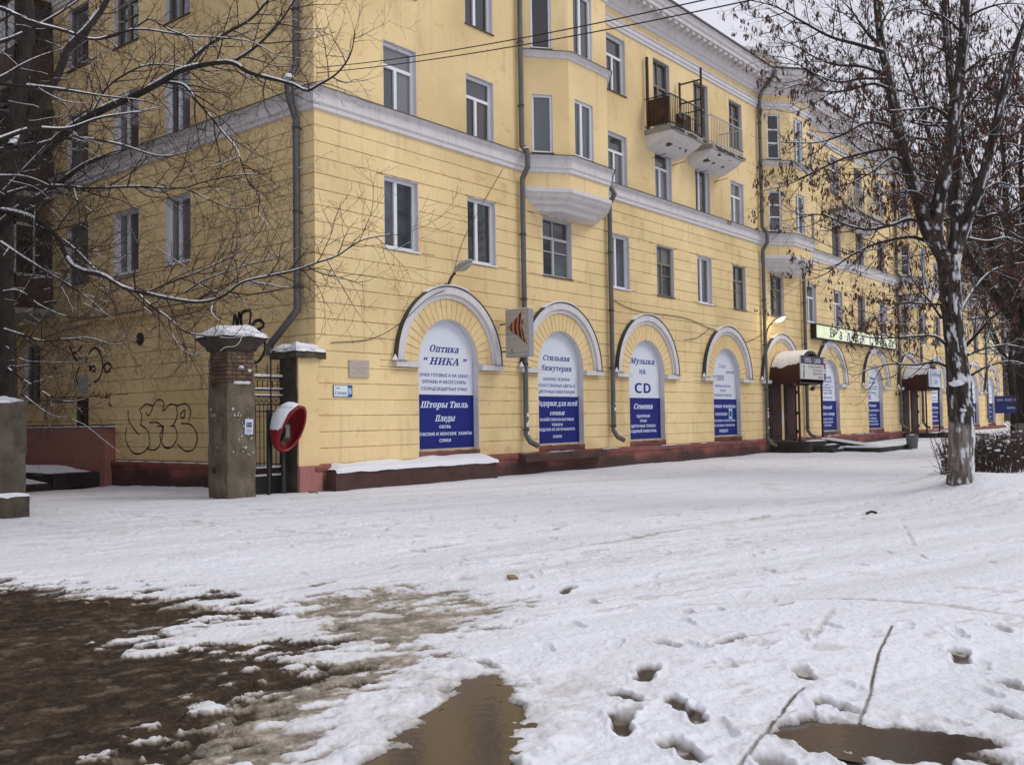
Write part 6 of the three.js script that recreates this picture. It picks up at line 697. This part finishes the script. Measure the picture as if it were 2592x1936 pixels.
  // hanging bunches of winged seeds
  const blades = []; for (let i = 0; i < 5; i++) { const g = new THREE.BufferGeometry(), h = rr(0.05, 0.085), w = 0.0085; g.setAttribute('position', new THREE.Float32BufferAttribute([0, 0, 0, -w, -h * 0.5, 0.003, 0, -h, 0, 0, 0, 0, 0, -h, 0, w, -h * 0.5, -0.003], 3)); g.computeVertexNormals(); g.rotateX(rr(-0.35, 0.35)); g.rotateZ(rr(-0.3, 0.3)); g.rotateY(rr(0, 6)); g.translate(rr(-0.012, 0.012), rr(-0.05, 0.005), rr(-0.012, 0.012)); blades.push(g); } const bg = join(blades);
  const spots = []; for (const t of B.tips) { const cl = fbm(t.x * 0.9 + 40, t.y * 0.9 + t.z * 0.5, 3, 77); if (cl > 0.44 && rnd() < 0.20) { const n = 2 + Math.floor(rnd() * 5); for (let i = 0; i < n; i++) spots.push(t.clone().add(V(rr(-0.05, 0.05), -rr(0, 0.12), rr(-0.05, 0.05)))); } }
  const im = new THREE.InstancedMesh(bg, M.seed, spots.length), mt = new THREE.Matrix4(), cc = new THREE.Color(); spots.forEach((p, i) => { const s = rr(0.6, 1.25); mt.compose(p, new THREE.Quaternion().setFromEuler(new THREE.Euler(rr(-0.2, 0.2), rr(0, 6), rr(-0.2, 0.2))), V(s, s, s)); im.setMatrixAt(i, mt); const v = rr(0.5, 1.3); im.setColorAt(i, cc.setRGB(v, v * rr(0.85, 1.05), v)); }); im.name = 'seed_clusters'; im.userData.kind = 'stuff'; T.add(shadow(im)); console.log('seeds', spots.length, 'twig tris', B.twig.i.length / 3);
}
{ // the old snow-laden tree at the left edge
  const base = at(22, 1175, 17.6), bx = base.x, bz = base.z, by = gy(bx, bz); const T = thing('bare_tree', 'old bare tree behind the broken pillar, its long limbs lined with snow', 'tree', [bx, by, bz]); const inv = V(-bx, -by, -bz), loc = (l) => l.map((p) => p.add(inv));
  const B = { twig: new Wood(), snow: new Wood() }, D = 17.4, o = { bark: M.bark, density: [5.6, 6.0, 4.4], start: [0.08, 0.1, 0.12], len: [1.55, 0.72, 0.32], rad: [0.013, 0.0068, 0.0046], step: [0.14, 0.11, 0.09], up: [0.03, 0.05, 0.05], wig: 0.24, snowy: 0.22, snowAmt: 0.26, limbSnow: 0.40, flat: VD };
  limbOf(B, T, loc(px1(17.6, [[40, 2800], [30, 2300], [20, 1800], [10, 1450], [40, 1150], [75, 880], [110, 600], [135, 350], [165, 120], [150, -60], [140, -400]])), 0.23, 0.10, o, 16, 0, 'trunk');
  const L = [[px1(D, [[5, 1345], [120, 1245, -0.2], [250, 1170, -0.4], [370, 1080, -0.6], [500, 985, -0.8], [620, 930, -1]]), 0.085, 0.02], [px1(D, [[20, 1180], [130, 1060, -0.2], [260, 920, -0.4], [345, 830, -0.5], [540, 692, -0.8], [760, 590, -1], [860, 545, -1.1], [965, 488, -1.2], [1085, 420, -1.3], [1380, 375, -1.5], [1480, 430, -1.6], [1620, 470, -1.7], [1750, 505, -1.8], [1835, 542, -1.9], [1900, 508, -2], [2010, 440, -2.1], [2090, 330, -2.2], [2120, 200, -2.2]]), 0.095, 0.008], [px1(D, [[75, 880], [130, 760, 0.3], [220, 640, 0.5], [330, 470, 0.7], [420, 270, 0.9], [500, 190, 1.0], [620, 30, 1.2], [700, -150, 1.3]]), 0.095, 0.05],
    [px1(D, [[1385, 372, -1.5], [1500, 300, -1.5], [1620, 190, -1.5], [1720, 60, -1.4], [1780, -60, -1.3]]), 0.028, 0.012], [px1(D, [[1090, 418, -1.3], [1180, 320, -1.1], [1330, 210, -1], [1500, 110, -0.9], [1600, 0, -0.8]]), 0.032, 0.02], [px1(D, [[965, 490, -1.2], [1100, 512, -1.4], [1170, 600, -1.5], [1250, 690, -1.6], [1330, 790, -1.7], [1410, 890, -1.8], [1480, 1080, -1.9], [1550, 1180, -1.9], [1540, 1260, -1.9], [1600, 1350, -2]]), 0.026, 0.006], [px1(D, [[540, 690, -0.8], [640, 520, -0.6], [810, 410, -0.5], [900, 385, -0.4], [1060, 395, -0.3], [1300, 440, -0.2]]), 0.024, 0.006],
    [px1(D, [[10, 1260], [120, 1280, -0.4], [250, 1335, -0.8], [340, 1420, -1.1], [420, 1575, -1.5], [500, 1620, -1.7], [620, 1650, -1.9], [740, 1720, -2.1], [900, 1760, -2.4], [1050, 1790, -2.6], [1200, 1805, -2.8], [1330, 1770, -3], [1440, 1690, -3.1], [1600, 1650, -3.2], [1780, 1610, -3.3], [1890, 1570, -3.4], [2010, 1530, -3.5], [2150, 1440, -3.6], [2330, 1400, -3.7]]), 0.05, 0.007], [px2(D, [[780, 490, -2.1], [900, 440, -2.2], [1080, 370, -2.4], [1270, 270, -2.6], [1370, 150, -2.7], [1400, 60, -2.8]]), 0.016, 0.004], [px2(D, [[960, 500, -2.5], [1050, 440, -2.6], [1180, 390, -2.7], [1300, 350, -2.8], [1420, 320, -2.9], [1560, 260, -3]]), 0.014, 0.004], [px2(D, [[700, 480, -2], [780, 560, -2.1], [880, 630, -2.2], [960, 700, -2.3], [1060, 720, -2.4], [1200, 735, -2.5], [1330, 720, -2.6]]), 0.018, 0.005], [px2(D, [[880, 640, -2.2], [900, 720, -2.2], [960, 800, -2.3], [1020, 825, -2.4], [1080, 810, -2.4]]), 0.009, 0.003],
    [px1(D, [[0, 1170, -0.4], [170, 1122, -0.7], [330, 1110, -1], [530, 1125, -1.3], [800, 1115, -1.6], [1100, 1122, -1.9], [1200, 1090, -2], [1430, 1045, -2.2], [1600, 1040, -2.4]]), 0.03, 0.006], [px1(D, [[1100, 1124, -1.9], [1200, 1170, -2], [1330, 1230, -2.1], [1440, 1248, -2.2], [1560, 1230, -2.3]]), 0.012, 0.004], [px2(D, [[0, 235, -0.3], [130, 320, -0.6], [250, 392, -0.9], [360, 458, -1.1], [450, 520, -1.2], [545, 600, -1.3]]), 0.03, 0.006], [px2(D, [[150, 130, -0.6], [280, 190, -0.9], [400, 280, -1.1], [500, 380, -1.3], [580, 440, -1.5]]), 0.03, 0.01], [px2(D, [[0, 495], [100, 490, -0.3], [200, 560, -0.5], [330, 618, -0.8], [400, 630, -0.9], [520, 610, -1]]), 0.022, 0.005], [px2(D, [[20, 690], [120, 720, -0.4], [220, 750, -0.7], [350, 740, -0.9], [470, 735, -1], [600, 770, -1.1], [720, 740, -1.2]]), 0.022, 0.004], [px2(D, [[0, 860, 0.2], [60, 910, 0], [130, 960, -0.2], [220, 1015, -0.4], [300, 1060, -0.5], [380, 1065, -0.6], [450, 1050, -0.7]]), 0.024, 0.005], [px2(D, [[110, 1030], [180, 1080, -0.2], [250, 1130, -0.3], [340, 1150, -0.5], [420, 1100, -0.6]]), 0.018, 0.004], [px2(D, [[30, 780], [120, 850, -0.3], [250, 860, -0.5], [400, 860, -0.7], [560, 850, -0.9]]), 0.012, 0.003]];
  for (const [l, a, b] of L) limbOf(B, T, loc(l), a, b, o, a > 0.04 ? 10 : 6);
  finish(B, T, o); console.log('left twigs', B.twig.i.length / 3);
}
{ // its neighbour just outside the frame: only boughs reach in
  const base = at(-330, 1260, 13.5), bx = base.x, bz = base.z, by = gy(bx, bz); const T = thing('bare_tree', 'bare tree whose thin snow lined boughs reach in from the left edge', 'tree', [bx, by, bz]); const inv = V(-bx, -by, -bz), loc = (l) => l.map((p) => p.add(inv)); const B = { twig: new Wood(), snow: new Wood() }, D = 13.8, o = { bark: M.bark, density: [5.2, 6.0, 5.4], start: [0.2, 0.1, 0.12], len: [1.2, 0.55, 0.26], rad: [0.010, 0.005, 0.0034], step: [0.14, 0.11, 0.09], up: [0.03, 0.05, 0.05], wig: 0.24, snowy: 0.22, snowAmt: 0.26, limbSnow: 0.42, flat: VD };
  limbOf(B, T, loc(px1(13.5, [[-780, 3200], [-770, 2400], [-760, 1600], [-740, 900], [-700, 300], [-690, -300]])), 0.26, 0.12, o, 14, 0, 'trunk');
  for (const [l, a] of [[px1(D, [[-745, 1000], [-400, 900], [-150, 880, 0.3], [0, 832, 0.5], [180, 772, 0.7], [400, 768, 0.9], [590, 705, 1.1], [800, 670, 1.3], [960, 640, 1.4]]), 0.06], [px1(D, [[-750, 1200], [-350, 1090], [-100, 1000, 0.4], [0, 950, 0.6], [150, 890, 0.8], [360, 830, 1], [490, 826, 1.1], [700, 860, 1.3], [960, 932, 1.6], [1150, 900, 1.8]]), 0.05], [px1(D, [[-720, 600], [-300, 480], [0, 500, 0.5], [330, 530, 0.9], [600, 572, 1.3], [850, 602, 1.6], [970, 640, 1.8]]), 0.045], [px1(D, [[-700, 300], [-300, 0], [0, 50, 0.4], [180, 130, 0.6], [370, 180, 0.8], [560, 235, 1], [800, 168, 1.2], [890, 115, 1.3], [1000, 172, 1.4], [1180, 240, 1.5]]), 0.045], [px1(D, [[-720, 500], [-300, 330], [0, 250, 0.4], [150, 190, 0.6], [330, 90, 0.8], [450, 10, 1], [600, -100, 1.2]]), 0.05], [px1(D, [[600, 230, 1], [800, 175, 1.2], [1100, 210, 1.5], [1500, 250, 1.9], [1660, 330, 2.1], [1800, 350, 2.2]]), 0.016], [px1(D, [[-700, 800], [-300, 560], [0, 460, 0.4], [120, 390, 0.6], [250, 330, 0.8], [380, 290, 1]]), 0.04], [px1(D, [[-720, 1000], [-200, 1060], [0, 1050, 0.6], [170, 1060, 0.9], [420, 1180, 1.3], [540, 1260, 1.5]]), 0.03]]) limbOf(B, T, loc(l), a, 0.006, o, 7);
  finish(B, T, o);
}
// trees of the avenue beyond, grown by rule
function growTree(name, label, x, z, H, r, o2 = {}) {
  const y = gy(x, z), T = thing(name, label, 'tree', [x, y, z], 0, o2.group), B = { twig: new Wood(), snow: new Wood(), tips: [] }, o = { bark: M.barkAsh, density: o2.density || [4.2, 4.5], start: [0.1, 0.1], len: o2.len || [1.5, 0.7], rad: [0.016, 0.009], step: [0.25, 0.2], up: [0.15, 0.1], wig: 0.18, snowy: 0.4, snowAmt: 0.3, limbSnow: 0.5, ...o2 };
  const fork = o2.fork || H * 0.32; const tr = [V(0, -0.2, 0), V(rr(-0.1, 0.1), fork * 0.5, rr(-0.1, 0.1)), V(rr(-0.15, 0.15), fork, rr(-0.15, 0.15))];
  if (o2.lime) { const P = smooth([tr[0], tr[0].clone().lerp(tr[1], 0.65)], 0.2), w = new Wood(); w.tube(P, P.map(() => r * 1.06), 14); part('lower_trunk', w.geo(), M.limewash, T); }
  limbOf(B, T, tr, r, r * 0.8, o, 12, 0, 'trunk'); const nl = o2.limbs || 5;
  for (let i = 0; i < nl; i++) { const a = i / nl * 6.28 + rr(-0.4, 0.4), sp = rr(0.12, 0.34) * H, p = tr[2]; const e = V(Math.cos(a) * sp, H * rr(0.8, 1), Math.sin(a) * sp); const P = limbOf(B, T, [p, p.clone().lerp(e, 0.3).add(V(Math.cos(a) * sp * 0.15, -0.2, Math.sin(a) * sp * 0.15)), p.clone().lerp(e, 0.65).add(V(rr(-0.4, 0.4), 0, rr(-0.4, 0.4))), e], r * 0.55, 0.02, o, 7, 0, 'limb');
    for (let k = 0; k < (o2.sub || 7); k++) { const s = P[Math.floor(P.length * rr(0.15, 0.9))], b = a + rr(-1.6, 1.6), L = rr(0.10, 0.24) * H; limbOf(B, T, [s, s.clone().add(V(Math.cos(b) * L * 0.5, rr(0.0, 0.35) * L, Math.sin(b) * L * 0.5)), s.clone().add(V(Math.cos(b) * L, rr(0.1, 0.6) * L, Math.sin(b) * L))], r * 0.14, 0.008, o, 5); } }
  finish(B, T, o);
  if (o2.seeds) { const g = new THREE.OctahedronGeometry(1, 0); g.scale(0.02, 0.075, 0.02); const sp = B.tips.filter((t) => fbm(t.x * 0.7 + x, t.y * 0.7 + t.z, 3, 78) > 0.47 && rnd() < o2.seeds); const im = new THREE.InstancedMesh(g, M.seed, sp.length), mt = new THREE.Matrix4(); sp.forEach((p, i) => { const s = rr(0.8, 1.7); mt.compose(p.clone().add(V(0, -0.07, 0)), new THREE.Quaternion().setFromEuler(new THREE.Euler(rr(-0.3, 0.3), 0, rr(-0.3, 0.3))), V(s, s, s)); im.setMatrixAt(i, mt); }); im.name = 'seed_clusters'; im.userData.kind = 'stuff'; T.add(shadow(im)); }
}
{ const p2 = at(2604, 1100, 26); growTree('street_tree', 'second dark trunk with lime washed foot at the right edge behind the hedge', p2.x, p2.z, 12.5, 0.27, { fork: 3.6, lime: 1, seeds: 0.8, limbs: 7, sub: 13, group: 'trees of the avenue' });
  const p3 = at(2560, 1060, 37); growTree('street_tree', 'third avenue tree, partly hidden by the second dark trunk', p3.x, p3.z + 1.2, 13, 0.25, { seeds: 0.8, limbs: 7, sub: 11, group: 'trees of the avenue' });
  const p4 = at(2490, 1050, 52); growTree('street_tree', 'smaller avenue tree seen through the boughs of the big tree', p4.x, p4.z + 1.5, 12, 0.22, { seeds: 0.4, group: 'trees of the avenue' });
  [[2500, 80], [2440, 92], [2570, 74], [2600, 90], [2540, 105]].forEach(([sx, d], i) => { const p = at(sx, 1060, d); growTree('distant_tree', ['distant bare tree just past the far end of the building', 'distant bare tree half hidden by the far end of the building', 'distant bare tree by the right edge, nearest of the far ones', 'distant bare tree cut by the right edge, behind the others', 'farthest bare tree closing the street'][i], p.x, p.z, 13 + (i % 3), 0.24, { limbs: 7, sub: 8, density: [2.6, 2.2], len: [1.7, 0.9], rad: [0.03, 0.018], group: 'bare trees beyond the end of the street' }); });
  [[-5.5, -14, 12], [-6.9, -10, 13], [-3.6, -20, 14]].forEach(([x, z, h], i) => growTree('yard_tree', ['bare yard tree close to the glazed balconies', 'bare yard tree furthest left in the courtyard', 'bare yard tree deep in the courtyard behind the balconies'][i], x, z, h, 0.2, { limbs: 8, sub: 14, density: [5.5, 5.5], bark: M.bark, group: 'bare trees in the courtyard' })); }
{ // hedge on the snow bank
  const h = thing('bare_hedge', 'clipped leafless hedge with snow flecks on the bank right of the big tree', 'hedge', [12, 0, 11.2]); const w = new Wood(), sn = []; for (let i = 0; i < 1500; i++) { const near = Math.pow(rnd(), 1.6), x = lerp(-2.4, 24, near), z = rr(-0.75, 0.75) + 0.02 * x, y = gy(12 + x, 11.2 + z) - 0.03, H = rr(0.55, 0.95), lx = rr(-0.22, 0.22), lz = rr(-0.25, 0.25); const P = [V(x, y, z), V(x + lx * 0.3, y + H * 0.4, z + lz * 0.3), V(x + lx, y + H, z + lz)]; const r = rr(0.005, 0.009) * (1 + near); w.tube(smooth(P, 0.22), Array(12).fill(r), 3); for (let k = 0; k < 4; k++) { const s = P[1].clone().lerp(P[2], rnd()), e = s.clone().add(V(rr(-0.16, 0.16), rr(0.04, 0.2), rr(-0.16, 0.16))); e.y = Math.min(e.y, y + 0.98); w.tube([s, e], [r * 0.6, r * 0.35], 3); if (rnd() < 0.14) sn.push(e); } }
  part('stems', w.geo(), std(0.075, 0.052, 0.043), h, 'stuff'); const im = new THREE.InstancedMesh(new THREE.IcosahedronGeometry(1, 0), M.snow, sn.length), mt = new THREE.Matrix4(); sn.forEach((p, i) => { const s = 0.008 + 0.034 * Math.pow(rnd(), 2.2); mt.compose(p, new THREE.Quaternion(), V(s * 1.5, s * 0.8, s * 1.5)); im.setMatrixAt(i, mt); }); im.name = 'snow_flecks'; im.userData.kind = 'stuff'; h.add(shadow(im)); }
// ---------------------------------------------------------------- street clutter and background
{ const p = at(2554, 1024, 40); const t = canvasTex(256, 160, (x, w, h) => { x.fillStyle = '#1a2a66'; x.fillRect(0, 0, w, h); x.fillStyle = '#0f1a44'; x.fillRect(0, h * 0.42, w, 8); x.fillStyle = '#9aa8cc'; for (const [a, b, c] of [[20, 26, 60], [96, 26, 120], [110, 100, 120]]) for (let q = 0; q < c; q += 12) x.fillRect(a + q, b, 8, 20); x.fillStyle = '#a04a50'; x.fillRect(150, 24, 36, 24); }); const o = thing('road_sign', 'blue two row direction sign beside the dark trunk at the right edge', 'sign', [p.x, gy(p.x, p.z), p.z], -Math.PI / 2 + 0.6); const yy = p.y - gy(p.x, p.z) + 0.0; part('post', rod(V(0.45, -0.3, -0.05), V(0.45, yy + 0.45, -0.05), 0.035), M.steel, o); const q = plate(1.1, 0.72, 0.03, t); q.position.set(0, yy, 0); q.name = 'panel'; shadow(q); o.add(q); }
for (const [a, b, label] of [[[0.02, 9.60, 0.07], at(1905, -27, 11), 'upper of two thin overhead cables running from the building corner to the sky'], [[0.02, 9.48, 0.07], at(2010, -22, 11.4), 'lower of two thin overhead cables running from the building corner to the sky']]) { const A = V(...a), Bq = b; const m = A.clone().lerp(Bq, 0.5).add(V(0, -0.12, 0)); solo('overhead_cable', label, 'cable', tubeOf([A, A.clone().lerp(Bq, 0.25).add(V(0, -0.09, 0)), m, A.clone().lerp(Bq, 0.75).add(V(0, -0.09, 0)), Bq], 0.009, 6, 60), M.cable, 'overhead cables'); }
{ const c = (n, lab, cat, x, y, g, m) => { const [px, pz] = gpt(x, y, 0.03); const o = solo(n, lab, cat, g, m); o.position.set(px, ground(px, pz, true).h + 0.012, pz); o.rotation.y = rr(0, 3); }; c('wood_scrap', 'flat brown scrap of wood lying on the snow in mid yard', 'scrap', 1106, 1242, boxUV(flat(wobble(new THREE.BoxGeometry(0.20, 0.035, 0.08, 6, 2, 3), 0.03, 9))), std(0.28, 0.2, 0.12)); c('twig', 'dark broken twig on the snow near the gate', 'twig', 676, 1079, tubeOf([V(-0.15, 0, 0), V(-0.03, 0.02, 0.02), V(0.08, 0.0, 0), V(0.17, 0.03, 0.03)], 0.012, 6), M.twig); c('dead_leaf', 'small dark curled leaf on the snow below the big tree', 'leaf', 1884, 1105, tubeOf([V(-0.08, 0.01, 0), V(0, 0.03, 0.02), V(0.09, 0.0, 0)], 0.022, 5), M.twig); }
{ // courtyard wing and a distant block
  const b = thing('courtyard_wing', 'dull brick wing behind the yard trees at the far left', 'building', [0, 0, -26]); const W = face([-26, 0], [-0.5, 0]); const hs = []; for (let f = 0; f < 4; f++) for (let i = 0; i < 7; i++) hs.push([2 + i * 3.4, 3.4 + i * 3.4, 1.6 + f * 3.4, 3.4 + f * 3.4]); part('wall', wallGeo(W, 0, 25.5, -0.5, 15, hs, 0, 0.4), std(0.16, 0.085, 0.05, { map: stuccoTex }), b); hs.forEach((h) => { const w = sub('window', b); part('pane', ap(box(h[0], h[1], h[2], h[3], -0.25, -0.2), W), glassMats[0], w); part('frame', [[h[0], h[1], h[2], h[2] + 0.08], [h[0], h[1], h[3] - 0.08, h[3]], [h[0], h[0] + 0.08, h[2] + 0.08, h[3] - 0.08], [h[1] - 0.08, h[1], h[2] + 0.08, h[3] - 0.08], [(h[0] + h[1]) / 2 - 0.04, (h[0] + h[1]) / 2 + 0.04, h[2] + 0.08, h[3] - 0.08]].map((q) => ap(box(q[0], q[1], q[2], q[3], -0.2, -0.12), W)), M.oldFrame, w); }); part('roof', sweep([[-26, -8], [-26, 0], [-0.5, 0], [-0.5, -8]], [[0.3, 14.9], [0.3, 15.1], [-4, 17]], false), M.roof, b); for (let i = 0; i < 3; i++) part('balcony', [box(-8, -5, 4.6 + i * 3.4, 5.6 + i * 3.4, 0.05, 1)], M.woodBrown, b); }
{ const b = thing('neighbour_building', 'neighbouring ochre building across the gate driveway', 'building', [-9.2, 0, -1.1]); const Fa = face([-22, 0], [0, 0]), Fb = face([0, 0], [0, -24]); const hs = [], hs2 = []; for (let f = 0; f < 4; f++) { for (let i = 0; i < 6; i++) hs.push([1.5 + i * 3.5, 2.9 + i * 3.5, 1.8 + f * 3.4, 3.7 + f * 3.4]); for (let i = 0; i < 6; i++) hs2.push([2 + i * 3.6, 3.4 + i * 3.6, 1.8 + f * 3.4, 3.7 + f * 3.4]); } part('wall', [wallGeo(Fa, 0, 21.7, -0.4, 15.6, hs, 0, 0.3), wallGeo(Fb, 0, 24, -0.4, 15.6, hs2, 0, 0.3)], std(0.30, 0.21, 0.12, { map: plasterTex }), b); hs.forEach((h, i) => { const w = sub('window', b); part('pane', ap(box(h[0], h[1], h[2], h[3], -0.25, -0.2), Fa), glassMats[i % 4], w); }); hs2.forEach((h, i) => { const w = sub('window', b); part('pane', ap(box(h[0], h[1], h[2], h[3], -0.25, -0.2), Fb), glassMats[i % 4], w); }); part('roof', sweep([[-22, 0], [0, 0], [0, -24]], [[0.5, 15.55], [0.5, 15.8], [-6, 18.5]], false), M.roof, b); }
{ const p = at(2560, 1040, 125); const b = thing('distant_house', 'dim brown house closing the street beyond the building', 'building', [p.x + 6, 0.4, p.z]); const W = face([-7, 0], [7, 0]); const F2 = face([-7, -14], [-7, 0]); part('wall', [wallGeo(W, 0, 14, -1, 8.5, [], 0, 0.3), wallGeo(F2, 0, 13.7, -1, 8.5, [], 0, 0.3)], std(0.10, 0.07, 0.065, { map: stuccoTex }), b); for (let i = 0; i < 4; i++) for (let f = 0; f < 2; f++) for (const F of [W, F2]) part('window', ap(box(1.5 + i * 3.2, 2.8 + i * 3.2, 1.5 + f * 3.4, 3.1 + f * 3.4, -0.05, 0.02), F), glassMats[1], b); part('roof', sweep([[-7, -14], [-7, 0], [7, 0], [7, -14]], [[0.4, 8.4], [-4, 11]], false), M.snow, b); }
//==PART2 END
renderer.render(scene, camera);
